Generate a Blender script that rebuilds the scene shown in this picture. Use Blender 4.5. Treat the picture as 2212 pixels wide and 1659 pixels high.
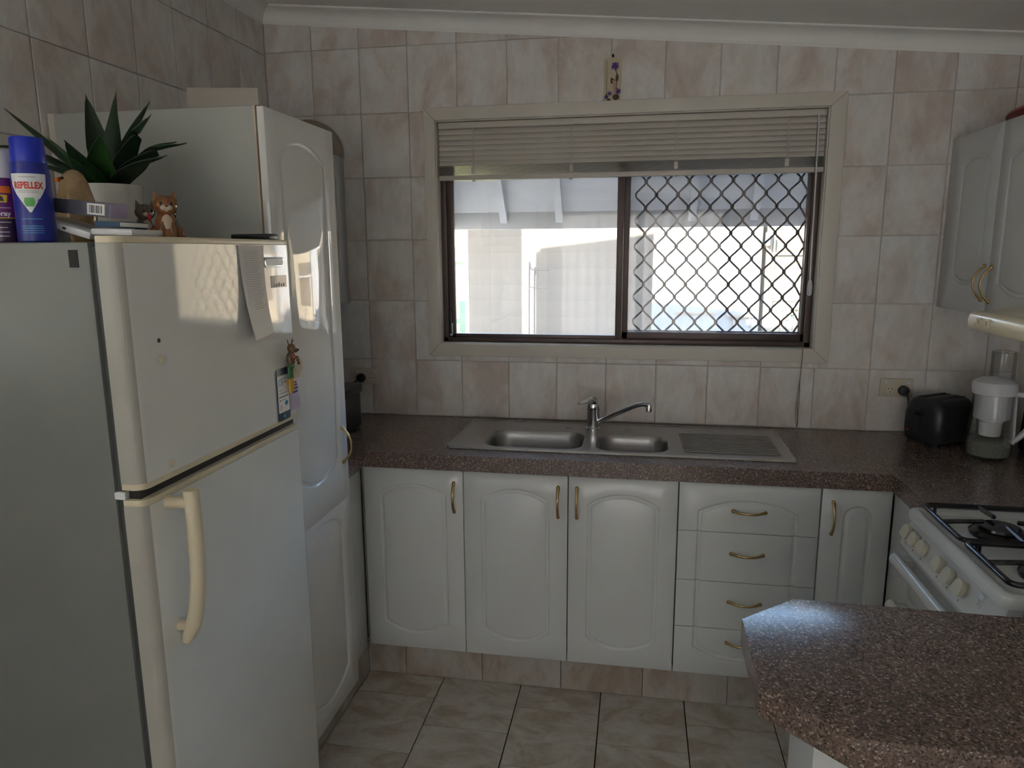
import bpy, bmesh, math, random
from mathutils import Vector, Matrix
random.seed(7)
PI = math.pi
scene = bpy.context.scene
for o in list(bpy.data.objects):
    bpy.data.objects.remove(o, do_unlink=True)
COL = scene.collection

# ------------------------------------------------------------------ camera
cd = bpy.data.cameras.new('camera')
cam = bpy.data.objects.new('camera', cd)
COL.objects.link(cam)
cd.sensor_width = 36.0
cd.lens = 25.2045
cd.clip_start = 0.02
r_, u_, b_ = (0.98502169, 0.17233243, -0.00581436), (-0.02582156, 0.18076344, 0.98318758), (0.17048613, -0.96831096, 0.1825058)
cam.matrix_world = Matrix(((r_[0], u_[0], b_[0], 0.93403), (r_[1], u_[1], b_[1], -2.93714), (r_[2], u_[2], b_[2], 1.60101), (0, 0, 0, 1)))
scene.camera = cam

# ------------------------------------------------------------------ light
SUN_DIR = Vector((0.6, 1.0, -0.53)).normalized()      # low sun from behind the house
w = bpy.data.worlds.new('sky'); scene.world = w; w.use_nodes = True
nt = w.node_tree
bg = nt.nodes['Background']
sky = nt.nodes.new('ShaderNodeTexSky')
sky.sky_type = 'NISHITA'; sky.sun_disc = False
sky.sun_elevation = math.radians(24); sky.sun_rotation = math.atan2(-SUN_DIR.x, -SUN_DIR.y)
sky.air_density = 1.0; sky.dust_density = 0.25; sky.ozone_density = 1.6
nt.links.new(sky.outputs[0], bg.inputs[0]); bg.inputs[1].default_value = 0.5
sl = bpy.data.lights.new('sun', 'SUN'); sl.energy = 15.0; sl.angle = math.radians(0.6); sl.color = (1.0, 0.91, 0.78)
sun = bpy.data.objects.new('sun', sl); COL.objects.link(sun)
sun.rotation_euler = SUN_DIR.to_track_quat('-Z', 'Y').to_euler(); sun.location = (-6, -10, 8)
scene.view_settings.view_transform = 'Standard'; scene.view_settings.look = 'None'
scene.view_settings.gamma = 1.0; scene.view_settings.use_curve_mapping = False
scene.view_settings.exposure = 2.22

# ------------------------------------------------------------------ materials
MATS = {}
def new_mat(name):
    m = bpy.data.materials.new(name); m.use_nodes = True
    MATS[name] = m
    return m, m.node_tree, m.node_tree.nodes['Principled BSDF']
def N(nt, t, **kw):
    n = nt.nodes.new(t)
    for k, v in kw.items():
        try: setattr(n, k, v)
        except Exception: n.inputs[k].default_value = v
    return n
def coords(nt, kind='Object', scale=(1, 1, 1), rnd=0.0):
    tc = N(nt, 'ShaderNodeTexCoord')
    mp = N(nt, 'ShaderNodeMapping'); mp.inputs['Scale'].default_value = scale
    nt.links.new(tc.outputs[kind], mp.inputs['Vector'])
    if rnd:
        oi = N(nt, 'ShaderNodeObjectInfo')
        ml = N(nt, 'ShaderNodeVectorMath', operation='SCALE'); ml.inputs['Scale'].default_value = rnd
        cb = N(nt, 'ShaderNodeCombineXYZ')
        m2 = N(nt, 'ShaderNodeMath', operation='MULTIPLY'); m2.inputs[1].default_value = 7.31
        nt.links.new(oi.outputs['Random'], m2.inputs[0])
        nt.links.new(oi.outputs['Random'], cb.inputs[0]); nt.links.new(m2.outputs[0], cb.inputs[1]); nt.links.new(oi.outputs['Random'], cb.inputs[2])
        nt.links.new(cb.outputs[0], ml.inputs[0]); nt.links.new(ml.outputs[0], mp.inputs['Location'])
    return mp.outputs['Vector']
def ramp(nt, fac, stops):
    r = N(nt, 'ShaderNodeValToRGB')
    el = r.color_ramp.elements
    while len(el) < len(stops): el.new(0.5)
    for e, (p, c) in zip(el, stops):
        e.position = p; e.color = (*c, 1) if len(c) == 3 else c
    nt.links.new(fac, r.inputs[0])
    return r.outputs['Color']
def noise(nt, vec, scale, detail=4, rough=0.55, dist=0.0):
    n = N(nt, 'ShaderNodeTexNoise'); n.inputs['Scale'].default_value = scale; n.inputs['Detail'].default_value = detail
    n.inputs['Roughness'].default_value = rough; n.inputs['Distortion'].default_value = dist
    nt.links.new(vec, n.inputs['Vector'])
    return n.outputs[0]
def mix(nt, f, a, b, blend='MIX'):
    m = N(nt, 'ShaderNodeMix', data_type='RGBA', blend_type=blend)
    for s, x in ((m.inputs[0], f), (m.inputs[6], a), (m.inputs[7], b)):
        if hasattr(x, 'is_linked'): nt.links.new(x, s)
        elif isinstance(x, (int, float)): s.default_value = x
        else: s.default_value = (*x, 1)
    return m.outputs[2]
def bump(nt, p, h, strength, dist=0.002):
    b = N(nt, 'ShaderNodeBump'); b.inputs['Strength'].default_value = strength; b.inputs['Distance'].default_value = dist
    nt.links.new(h, b.inputs['Height']); nt.links.new(b.outputs[0], p.inputs['Normal'])
def simple(name, c, rough=0.5, metal=0.0, var=0.06, scale=8, spec=0.5, trans=0.0, coat=0.0, bmp=0.0, bs=60):
    m, nt, p = new_mat(name)
    v = coords(nt)
    n = noise(nt, v, scale)
    d = tuple(max(0, x * (1 - var)) for x in c); l = tuple(min(1, x * (1 + var)) for x in c)
    nt.links.new(ramp(nt, n, [(0.3, d), (0.7, l)]), p.inputs['Base Color'])
    p.inputs['Roughness'].default_value = rough; p.inputs['Metallic'].default_value = metal
    p.inputs['Specular IOR Level'].default_value = spec
    if trans: p.inputs['Transmission Weight'].default_value = trans
    if coat: p.inputs['Coat Weight'].default_value = coat; p.inputs['Coat Roughness'].default_value = 0.08
    if bmp: bump(nt, p, noise(nt, v, bs, 3), bmp, 0.001)
    return m

# ceramic wall tile: stone print in pinkish beige and grey
def tile_mat(name, a, b, c, sc=5.5, rough=0.32, stretch=(1, 1, 0.55)):
    m, nt, p = new_mat(name)
    v = coords(nt, 'Object', stretch, rnd=9.0)
    n1 = noise(nt, v, sc, 5, 0.6, 0.8); n2 = noise(nt, v, sc * 4.2, 5, 0.65, 0.4)
    c1 = ramp(nt, n1, [(0.36, a), (0.52, b), (0.68, c)])
    c2 = ramp(nt, n2, [(0.35, (0.78, 0.76, 0.74)), (0.6, (1, 1, 1))])
    nt.links.new(mix(nt, 0.55, c1, c2, 'MULTIPLY'), p.inputs['Base Color'])
    p.inputs['Roughness'].default_value = rough; p.inputs['Specular IOR Level'].default_value = 0.4
    bump(nt, p, n2, 0.12, 0.001)
    return m
tile_mat('wall_tile', (0.64, 0.55, 0.50), (0.77, 0.725, 0.69), (0.80, 0.79, 0.785))
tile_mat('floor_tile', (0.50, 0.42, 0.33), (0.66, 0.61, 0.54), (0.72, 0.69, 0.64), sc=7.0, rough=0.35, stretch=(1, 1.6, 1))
tile_mat('shaded_kick_tile', (0.36, 0.29, 0.23), (0.46, 0.42, 0.375), (0.50, 0.475, 0.445), sc=7.0, rough=0.4)  # same tile as the floor, darkened for the shade on the kickboard
simple('grout', (0.70, 0.655, 0.62), 0.9)
simple('grout_dark', (0.045, 0.035, 0.028), 0.9)
simple('paint_ceiling', (0.88, 0.87, 0.84), 0.75, var=0.02)
simple('paint_wall', (0.76, 0.73, 0.68), 0.8, var=0.03)
simple('paint_trim', (0.66, 0.61, 0.54), 0.42, var=0.03)
simple('vinyl_white', (0.67, 0.685, 0.68), 0.20, var=0.015, bmp=0.015, bs=40)
simple('vinyl_gloss', (0.78, 0.78, 0.76), 0.04, var=0.012, bmp=0.008, bs=14)
simple('melamine', (0.47, 0.485, 0.455), 0.42, var=0.02)
simple('board_beige', (0.40, 0.365, 0.32), 0.6)
simple('door_side_shade', (0.40, 0.385, 0.345), 0.4, var=0.05)  # darker tone for the shade on the refrigerator door's near side
simple('edge_strip', (0.66, 0.55, 0.43), 0.5, var=0.1)
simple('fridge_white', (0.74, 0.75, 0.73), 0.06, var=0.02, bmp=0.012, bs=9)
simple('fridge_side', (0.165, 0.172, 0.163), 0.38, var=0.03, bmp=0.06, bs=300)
simple('aged_plastic', (0.66, 0.58, 0.42), 0.32, var=0.06)
simple('cream_plastic', (0.70, 0.64, 0.50), 0.30, var=0.04)
simple('gasket', (0.055, 0.062, 0.058), 0.6)
simple('gap_dark', (0.02, 0.018, 0.016), 0.8)
simple('brass', (0.58, 0.42, 0.19), 0.24, 1.0, var=0.15, scale=60)
simple('chrome', (0.75, 0.76, 0.78), 0.10, 1.0, var=0.03)
simple('brown_aluminium', (0.085, 0.060, 0.055), 0.38, 0.35, var=0.1)
simple('grille_metal', (0.045, 0.036, 0.034), 0.5, 0.2)
simple('black_plastic', (0.018, 0.019, 0.023), 0.34)
simple('black_enamel', (0.012, 0.013, 0.018), 0.16)
simple('enamel_white', (0.72, 0.74, 0.74), 0.12, var=0.015)
simple('knob_cream', (0.70, 0.66, 0.54), 0.3, var=0.04)
simple('hood_cream', (0.80, 0.72, 0.53), 0.20, var=0.03, bmp=0.04, bs=25)
simple('blind_slat', (0.62, 0.57, 0.51), 0.45, var=0.04)
simple('cord', (0.62, 0.58, 0.54), 0.7)
simple('cord_dark', (0.22, 0.18, 0.16), 0.8)
simple('paper', (0.80, 0.78, 0.76), 0.7, var=0.02)
simple('print_grey', (0.45, 0.43, 0.43), 0.8)
simple('print_pale', (0.62, 0.60, 0.59), 0.8)
simple('print_dark', (0.06, 0.06, 0.08), 0.7)
simple('plastic_white', (0.72, 0.73, 0.76), 0.35, var=0.03)
simple('ceramic_white', (0.74, 0.71, 0.67), 0.22, var=0.03)
simple('ceramic_brown', (0.30, 0.25, 0.19), 0.4, var=0.15)
simple('leaf', (0.012, 0.035, 0.013), 0.42, var=0.35, scale=14)
simple('leaf_bright', (0.03, 0.10, 0.022), 0.45, var=0.3, scale=14)
simple('soil', (0.03, 0.022, 0.015), 0.9)
simple('can_blue', (0.012, 0.022, 0.26), 0.3, var=0.05)
simple('cap_blue', (0.010, 0.030, 0.48), 0.35)
simple('can_purple', (0.12, 0.018, 0.16), 0.3)
simple('can_dark_purple', (0.03, 0.008, 0.045), 0.3)
simple('label_white', (0.72, 0.74, 0.78), 0.4, var=0.02)
simple('print_red', (0.65, 0.05, 0.03), 0.5)
simple('print_orange', (0.75, 0.16, 0.02), 0.5)
simple('print_yellow', (0.70, 0.50, 0.05), 0.5)
simple('print_green', (0.12, 0.42, 0.12), 0.5)
simple('print_blue', (0.08, 0.35, 0.62), 0.5)
simple('print_white', (0.75, 0.75, 0.78), 0.5)
simple('card_navy', (0.02, 0.05, 0.09), 0.4)
simple('box_grey', (0.10, 0.10, 0.135), 0.5)
simple('box_lilac', (0.50, 0.42, 0.60), 0.45, var=0.12)
simple('book_blue', (0.015, 0.06, 0.13), 0.5)
simple('glaze_tan', (0.42, 0.28, 0.15), 0.10, var=0.35, scale=30)
simple('glaze_ginger', (0.22, 0.085, 0.032), 0.08, var=0.5, scale=45)
simple('glaze_grey', (0.10, 0.075, 0.06), 0.10, var=0.55, scale=50)
simple('glaze_white', (0.50, 0.40, 0.30), 0.08, var=0.05)
simple('glaze_black', (0.015, 0.013, 0.013), 0.10)
simple('glaze_red', (0.45, 0.02, 0.03), 0.15)
simple('eye_dark', (0.01, 0.01, 0.01), 0.05)
simple('plaque_cream', (0.62, 0.53, 0.38), 0.6, var=0.06)
simple('petal_purple', (0.13, 0.06, 0.30), 0.6, var=0.3, scale=60)
simple('skin_pale', (0.62, 0.44, 0.38), 0.6)
simple('stem_olive', (0.11, 0.09, 0.05), 0.7, var=0.3)
simple('resin_brown', (0.16, 0.09, 0.05), 0.25, var=0.4, scale=80)
simple('resin_green', (0.04, 0.15, 0.06), 0.3)
simple('resin_yellow', (0.62, 0.36, 0.03), 0.3)
simple('wood_disc', (0.55, 0.44, 0.28), 0.5, var=0.2, scale=40)
simple('red_plastic', (0.30, 0.012, 0.02), 0.3)
simple('socket_cream', (0.60, 0.53, 0.42), 0.4)
simple('print_tan', (0.45, 0.36, 0.25), 0.5)
simple('indicator_red', (0.7, 0.05, 0.04), 0.3)
# outside
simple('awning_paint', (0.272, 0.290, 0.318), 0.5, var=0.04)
simple('caravan_white', (0.34, 0.34, 0.345), 0.4, var=0.01)
simple('fitting_tan', (0.35, 0.27, 0.20), 0.5)
simple('tan_render', (0.38, 0.32, 0.23), 0.8)
simple('tan_blind', (0.16, 0.125, 0.085), 0.7)
simple('pale_teal', (0.10, 0.14, 0.155), 0.6)
simple('post_white', (0.5, 0.5, 0.49), 0.5)
simple('shed_green', (0.13, 0.20, 0.17), 0.6)
simple('shed_roof_blue', (0.18, 0.28, 0.45), 0.5)
simple('lime_plastic', (0.62, 0.66, 0.22), 0.5)
simple('concrete', (0.46, 0.44, 0.41), 0.9, var=0.15, scale=2)
simple('fence_timber', (0.34, 0.27, 0.20), 0.8, var=0.2)
simple('rail_steel', (0.07, 0.062, 0.055), 0.6)
simple('bush_leaf', (0.20, 0.25, 0.12), 0.6, var=0.4, scale=20)
simple('house_paint', (0.80, 0.72, 0.58), 0.7)
simple('roof_metal', (0.30, 0.28, 0.27), 0.5)
simple('carpet', (0.62, 0.59, 0.55), 0.95, var=0.15, scale=60)

m, nt, p = new_mat('weatherboard')          # cream boards, seen too far off to build singly
v = coords(nt)
sx = N(nt, 'ShaderNodeSeparateXYZ'); nt.links.new(v, sx.inputs[0])
mm = N(nt, 'ShaderNodeMath', operation='MULTIPLY'); mm.inputs[1].default_value = 1 / 0.11; nt.links.new(sx.outputs[2], mm.inputs[0])
fr = N(nt, 'ShaderNodeMath', operation='FRACT'); nt.links.new(mm.outputs[0], fr.inputs[0])
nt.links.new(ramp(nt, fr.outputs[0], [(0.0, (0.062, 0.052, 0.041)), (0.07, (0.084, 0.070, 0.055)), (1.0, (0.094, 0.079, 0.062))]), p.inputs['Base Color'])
p.inputs['Roughness'].default_value = 0.7
bump(nt, p, fr.outputs[0], 0.5, 0.01)

m, nt, p = new_mat('granite_laminate')      # brown speckled laminate
v = coords(nt)
n1 = noise(nt, v, 240, 3, 0.7)
n2 = noise(nt, v, 160, 4, 0.7)
base = ramp(nt, n2, [(0.34, (0.055, 0.036, 0.031)), (0.50, (0.15, 0.100, 0.083)), (0.68, (0.27, 0.19, 0.155))])
vo = N(nt, 'ShaderNodeTexVoronoi'); vo.inputs['Scale'].default_value = 330
nt.links.new(v, vo.inputs['Vector'])
sr = N(nt, 'ShaderNodeSeparateColor'); nt.links.new(vo.outputs['Color'], sr.inputs[0])
speck = ramp(nt, sr.outputs[0], [(0.90, (0, 0, 0)), (0.93, (1, 1, 1))])
dark = ramp(nt, sr.outputs[1], [(0.84, (0, 0, 0)), (0.88, (1, 1, 1))])
c = mix(nt, speck, base, (0.42, 0.33, 0.28)); c = mix(nt, dark, c, (0.04, 0.028, 0.024))
nt.links.new(c, p.inputs['Base Color'])
p.inputs['Roughness'].default_value = 0.24; p.inputs['Specular IOR Level'].default_value = 0.85
bump(nt, p, n1, 0.10, 0.0006)

m, nt, p = new_mat('stainless')
v = coords(nt, 'Object', (3, 60, 60))
n1 = noise(nt, v, 6, 4, 0.6)
nt.links.new(ramp(nt, n1, [(0.3, (0.34, 0.335, 0.33)), (0.7, (0.45, 0.445, 0.44))]), p.inputs['Base Color'])
p.inputs['Metallic'].default_value = 1.0; p.inputs['Roughness'].default_value = 0.28

def glass_mat(name, dust=0.0, tint=(1, 1, 1), spec=1.0, dustcol=(0.75, 0.72, 0.70)):
    m = bpy.data.materials.new(name); m.use_nodes = True; MATS[name] = m
    nt = m.node_tree; nt.nodes.clear()
    out = N(nt, 'ShaderNodeOutputMaterial')
    tr = N(nt, 'ShaderNodeBsdfTransparent'); tr.inputs[0].default_value = (*tint, 1)
    gl = N(nt, 'ShaderNodeBsdfGlossy'); gl.inputs['Roughness'].default_value = 0.02
    fr = N(nt, 'ShaderNodeFresnel'); fr.inputs['IOR'].default_value = 1.45
    ml = N(nt, 'ShaderNodeMath', operation='MULTIPLY'); ml.inputs[1].default_value = spec; nt.links.new(fr.outputs[0], ml.inputs[0])
    mx = N(nt, 'ShaderNodeMixShader'); nt.links.new(ml.outputs[0], mx.inputs[0]); nt.links.new(tr.outputs[0], mx.inputs[1]); nt.links.new(gl.outputs[0], mx.inputs[2])
    last = mx
    if dust:
        v = coords(nt)
        n1 = noise(nt, v, 5, 5, 0.6); n2 = noise(nt, v, 260, 2, 0.6)
        f1 = ramp(nt, n1, [(0.3, (0.75,) * 3), (0.7, (1.0,) * 3)])
        f2 = ramp(nt, n2, [(0.42, (0.82,) * 3), (0.72, (1.25,) * 3)])
        f = mix(nt, 1.0, f1, f2, 'MULTIPLY')
        f = mix(nt, 1.0, f, (dust, dust, dust), 'MULTIPLY')
        ts = N(nt, 'ShaderNodeBsdfTranslucent'); ts.inputs[0].default_value = (*dustcol, 1)
        df = N(nt, 'ShaderNodeBsdfDiffuse'); df.inputs[0].default_value = (*dustcol, 1)
        ad = N(nt, 'ShaderNodeMixShader'); ad.inputs[0].default_value = 0.3
        nt.links.new(ts.outputs[0], ad.inputs[1]); nt.links.new(df.outputs[0], ad.inputs[2])
        m2 = N(nt, 'ShaderNodeMixShader'); nt.links.new(f, m2.inputs[0]); nt.links.new(mx.outputs[0], m2.inputs[1]); nt.links.new(ad.outputs[0], m2.inputs[2])
        last = m2
    nt.links.new(last.outputs[0], out.inputs[0])
    return m
glass_mat('glass_clear')
glass_mat('glass_dusty', 0.10)
glass_mat('fly_mesh', 0.10, (0.86, 0.86, 0.86), 0.1, (0.4, 0.4, 0.4))
glass_mat('glass_jug', 0.03, (0.98, 0.985, 0.985), 0.6)
glass_mat('water', 0.55, (0.90, 0.93, 0.88), 0.8, (0.84, 0.88, 0.78))
def curtain_mat(name, a, b, back=0.35):
    m = bpy.data.materials.new(name); m.use_nodes = True; MATS[name] = m
    nt = m.node_tree; nt.nodes.clear()
    out = N(nt, 'ShaderNodeOutputMaterial'); ts = N(nt, 'ShaderNodeBsdfTranslucent'); df = N(nt, 'ShaderNodeBsdfDiffuse')
    v = coords(nt, 'Object', (1, 30, 1)); cl = ramp(nt, noise(nt, v, 3), [(0.3, a), (0.7, b)])
    nt.links.new(cl, ts.inputs[0]); nt.links.new(cl, df.inputs[0])
    mx = N(nt, 'ShaderNodeMixShader'); mx.inputs[0].default_value = back
    nt.links.new(ts.outputs[0], mx.inputs[1]); nt.links.new(df.outputs[0], mx.inputs[2]); nt.links.new(mx.outputs[0], out.inputs[0])
curtain_mat('sheer_fill_curtain', (0.235, 0.243, 0.262), (0.272, 0.28, 0.30))  # cloth tuned to pass sunlight into the room as neutral fill
curtain_mat('cream_fill_curtain', (0.86, 0.79, 0.67), (0.92, 0.86, 0.74), 0.18)  # bright cloth tuned to pass sunlight in as warm fill

# ------------------------------------------------------------------ mesh helpers
WORLD = {}
class MB:
    def __init__(s): s.v = []; s.f = []; s.M = Matrix.Identity(4)
    def add(s, vs, fs):
        k = len(s.v); s.v += [tuple(s.M @ Vector(q)) for q in vs]; s.f += [tuple(k + i for i in f) for f in fs]; return s
    def box(s, x0, x1, y0, y1, z0, z1):
        return s.add([(x0, y0, z0), (x1, y0, z0), (x1, y1, z0), (x0, y1, z0), (x0, y0, z1), (x1, y0, z1), (x1, y1, z1), (x0, y1, z1)],
                     [(0, 3, 2, 1), (4, 5, 6, 7), (0, 1, 5, 4), (1, 2, 6, 5), (2, 3, 7, 6), (3, 0, 4, 7)])
    def prism(s, poly, h0, h1, axis='z', inset=0):
        n = len(poly)
        def P(a, b, h):
            return (a, b, h) if axis == 'z' else ((a, h, b) if axis == 'y' else (h, a, b))
        vs = [P(a, b, h0) for a, b in poly] + [P(a, b, h1) for a, b in poly]
        fs = [tuple(range(n - 1, -1, -1)), tuple(range(n, 2 * n))] + [(i, (i + 1) % n, n + (i + 1) % n, n + i) for i in range(n)]
        if axis == 'y': fs = [tuple(reversed(f)) for f in fs]
        return s.add(vs, fs)
    def lathe(s, prof, c=(0, 0, 0), seg=24, sx=1, sy=1, axis='z'):
        vs = []; fs = []; n = len(prof)
        for i in range(seg):
            a = 2 * PI * i / seg
            for r, z in prof:
                x, y = r * math.cos(a) * sx, r * math.sin(a) * sy
                q = (x, y, z) if axis == 'z' else ((x, -z, y) if axis == 'y' else (z, x, y))
                vs.append((c[0] + q[0], c[1] + q[1], c[2] + q[2]))
        for i in range(seg):
            j = (i + 1) % seg
            for k in range(n - 1): fs.append((i * n + k, j * n + k, j * n + k + 1, i * n + k + 1))
        if prof[0][0] > 1e-6: fs.append(tuple(i * n for i in range(seg - 1, -1, -1)))
        if prof[-1][0] > 1e-6: fs.append(tuple(i * n + n - 1 for i in range(seg)))
        return s.add(vs, fs)
    def tube(s, pts, r, seg=8, flat=None, up=None):
        pts = [Vector(q) for q in pts]; n = len(pts)
        rs = r if isinstance(r, (list, tuple)) else [r] * n
        t0 = (pts[1] - pts[0]).normalized()
        up = Vector(up) if up else (Vector((0, 0, 1)) if abs(t0.z) < 0.9 else Vector((1, 0, 0)))
        vs = []; fs = []
        for i, q in enumerate(pts):
            t = (pts[min(i + 1, n - 1)] - pts[max(i - 1, 0)]).normalized()
            a = t.cross(up)
            if a.length < 1e-5: a = t.cross(Vector((0.3, 1, 0.2)))
            a.normalize(); b = a.cross(t).normalized()
            if up is not None: up = b
            fa, fb = flat if flat else (1, 1)
            for k in range(seg):
                w_ = 2 * PI * k / seg
                vs.append(q + a * (math.cos(w_) * rs[i] * fa) + b * (math.sin(w_) * rs[i] * fb))
        for i in range(n - 1):
            for k in range(seg):
                l = (k + 1) % seg
                fs.append((i * seg + k, i * seg + l, (i + 1) * seg + l, (i + 1) * seg + k))
        fs.append(tuple(range(seg - 1, -1, -1))); fs.append(tuple((n - 1) * seg + k for k in range(seg)))
        return s.add(vs, fs)
    def ell(s, c, r, seg=14, rings=9, rot=None):
        if isinstance(r, (int, float)): r = (r, r, r)
        R = rot.to_matrix() if rot is not None else Matrix.Identity(3)
        vs = []; fs = []
        P = lambda x, y, z: tuple(Vector(c) + R @ Vector((x * r[0], y * r[1], z * r[2])))
        vs.append(P(0, 0, -1))
        for i in range(1, rings):
            a = -PI / 2 + PI * i / rings
            for k in range(seg):
                b = 2 * PI * k / seg
                vs.append(P(math.cos(a) * math.cos(b), math.cos(a) * math.sin(b), math.sin(a)))
        vs.append(P(0, 0, 1)); T = len(vs) - 1
        for k in range(seg):
            l = (k + 1) % seg
            fs.append((0, 1 + l, 1 + k)); fs.append((T, 1 + (rings - 2) * seg + k, 1 + (rings - 2) * seg + l))
            for i in range(rings - 2):
                a = 1 + i * seg; fs.append((a + k, a + l, a + seg + l, a + seg + k))
        return s.add(vs, fs)
    def build(s, name, mat, parent=None, smooth=False, bevel=0, seg=2, ang=35, merge=False, recalc=True):
        me = bpy.data.meshes.new(name)
        xs = [q[0] for q in s.v]; ys = [q[1] for q in s.v]; zs = [q[2] for q in s.v]
        c = Vector(((min(xs) + max(xs)) / 2, (min(ys) + max(ys)) / 2, min(zs)))
        me.from_pydata([tuple(Vector(q) - c) for q in s.v], [], s.f)
        bm = bmesh.new(); bm.from_mesh(me)
        if merge: bmesh.ops.remove_doubles(bm, verts=bm.verts, dist=1e-5)
        if recalc: bmesh.ops.recalc_face_normals(bm, faces=bm.faces)
        if bevel:
            es = [e for e in bm.edges if len(e.link_faces) == 2 and e.calc_face_angle(0) > 0.6]
            bmesh.ops.bevel(bm, geom=es, offset=bevel, segments=seg, affect='EDGES', profile=0.6, clamp_overlap=True)
        bm.to_mesh(me); bm.free()
        if smooth or bevel:
            me.polygons.foreach_set('use_smooth', [True] * len(me.polygons))
            me.set_sharp_from_angle(angle=math.radians(ang))
        me.materials.append(MATS[mat])
        return link(name, me, parent, c)
def link(name, me, parent, loc):
    o = bpy.data.objects.new(name, me); COL.objects.link(o)
    WORLD[o.name] = Vector(loc)
    if parent is not None:
        o.parent = parent; o.location = Vector(loc) - WORLD[parent.name]
    else: o.location = loc
    return o
def tag(o, label, cat, group=None):
    o['label'] = label; o['category'] = cat
    if group: o['group'] = group
    return o
def struct(o): o['kind'] = 'structure'; return o
def thing(name, label, cat, loc=(0, 0, 0), group=None):
    return tag(link(name, None, None, loc), label, cat, group)
def sgroup(name, loc=(0, 0, 0)):
    return struct(link(name, None, None, loc))
def lerp(a, b, t): return a + (b - a) * t
def spline(pts, n=8):
    pts = [Vector(q) for q in pts]; out = []
    ext = [pts[0] * 2 - pts[1]] + pts + [pts[-1] * 2 - pts[-2]]
    for i in range(1, len(ext) - 2):
        p0, p1, p2, p3 = ext[i - 1:i + 3]
        for k in range(n):
            t = k / n
            out.append(0.5 * ((2 * p1) + (p2 - p0) * t + (2 * p0 - 5 * p1 + 4 * p2 - p3) * t * t + (3 * p1 - p0 - 3 * p2 + p3) * t ** 3))
    out.append(pts[-1]); return out
def rrect(x0, x1, y0, y1, r, n=5):
    out = []
    for cx, cy, a0 in ((x1 - r, y1 - r, 0), (x0 + r, y1 - r, 90), (x0 + r, y0 + r, 180), (x1 - r, y0 + r, 270)):
        for k in range(n + 1):
            a = math.radians(a0 + 90 * k / n); out.append((cx + r * math.cos(a), cy + r * math.sin(a)))
    return out
def clip(poly, a, b, c):            # keep a*x + b*y <= c
    out = []
    for i in range(len(poly)):
        p, q = poly[i], poly[(i + 1) % len(poly)]
        dp, dq = a * p[0] + b * p[1] - c, a * q[0] + b * q[1] - c
        if dp <= 0: out.append(p)
        if (dp < 0 < dq) or (dq < 0 < dp):
            t = dp / (dp - dq); out.append((p[0] + (q[0] - p[0]) * t, p[1] + (q[1] - p[1]) * t))
    return out
def offset_poly(poly, d):           # inward offset of a CCW convex polygon
    n = len(poly); out = []
    for i in range(n):
        p0, p1, p2 = Vector(poly[i - 1]), Vector(poly[i]), Vector(poly[(i + 1) % n])
        a, b = (p1 - p0).normalized(), (p2 - p1).normalized()
        na, nb = Vector((-a.y, a.x)), Vector((-b.y, b.x))
        m = na + nb; l = m.length
        if l < 1e-6: out.append(tuple(p1 + na * d)); continue
        m /= l; k = d / max(0.3, m.dot(na)); out.append(tuple(p1 + m * k))
    return out
def text_mesh(txt, size, width=None, bold=0.0):
    cu = bpy.data.curves.new('t', 'FONT'); cu.body = txt; cu.size = size; cu.align_x = 'CENTER'; cu.align_y = 'CENTER'; cu.offset = bold; cu.resolution_u = 3
    ob = bpy.data.objects.new('t', cu); me = bpy.data.meshes.new_from_object(ob)
    vs = [(q.co.x, q.co.y) for q in me.vertices]; fs = [tuple(f.vertices) for f in me.polygons]
    bpy.data.objects.remove(ob); bpy.data.curves.remove(cu); bpy.data.meshes.remove(me)
    if width and vs:
        w0 = max(q[0] for q in vs) - min(q[0] for q in vs); k = width / w0; vs = [(a * k, b) for a, b in vs]
    return vs, fs

# ------------------------------------------------------------------ the room shell
XL, XR, YB, YF = -0.615, 2.34, 0.0, -8.0
def zc(x): return 2.463 - 0.0906 * x             # bottom edge of the cornice, falling to the right
PX, PZ, Z0 = 0.2025, 0.2525, 1.1433
OPX0, OPX1, OPZ0, OPZ1 = 0.107, 1.613, 1.212, 2.12    # window opening

fl = struct(MB().box(XL - 0.1, XR + 0.1, YF - 0.1, 0.12, -0.12, -0.006).build('floor', 'grout_dark'))
wb = MB()
wb.box(-0.911, OPX0, 0, 0.12, -0.1, 2.60); wb.box(OPX1, XR + 0.12, 0, 0.12, -0.1, 2.60)  # left end runs past the room to shade the boarded wall outside
wb.box(OPX0, OPX1, 0, 0.12, -0.1, OPZ0); wb.box(OPX0, OPX1, 0, 0.12, OPZ1, 2.60)
wall_back = struct(wb.build('wall_back', 'grout'))
wl = MB(); W2 = (-7.60, -4.40, 0.10, 2.20); W3 = (-0.35, 2.10, 0.10, 2.25)     # unseen glazed doors added for fill light, left and rear walls
W4 = (-3.35, -2.05, 1.40, 2.34)                    # unseen high side window added for warm fill light
wl.box(XL - 0.12, XL, W4[1], 0.0, -0.1, 2.60); wl.box(XL - 0.12, XL, W2[1], W4[0], -0.1, 2.60); wl.box(XL - 0.12, XL, W4[0], W4[1], -0.1, W4[2]); wl.box(XL - 0.12, XL, W4[0], W4[1], W4[3], 2.60); wl.box(XL - 0.12, XL, YF, W2[0], -0.1, 2.60)
wl.box(XL - 0.12, XL, W2[0], W2[1], -0.1, W2[2]); wl.box(XL - 0.12, XL, W2[0], W2[1], W2[3], 2.60)
wall_left = struct(wl.build('wall_left', 'paint_wall'))
wall_right = struct(MB().box(XR, XR + 0.12, YF, 0.0, -0.1, 2.6).build('wall_right', 'paint_wall'))
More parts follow.
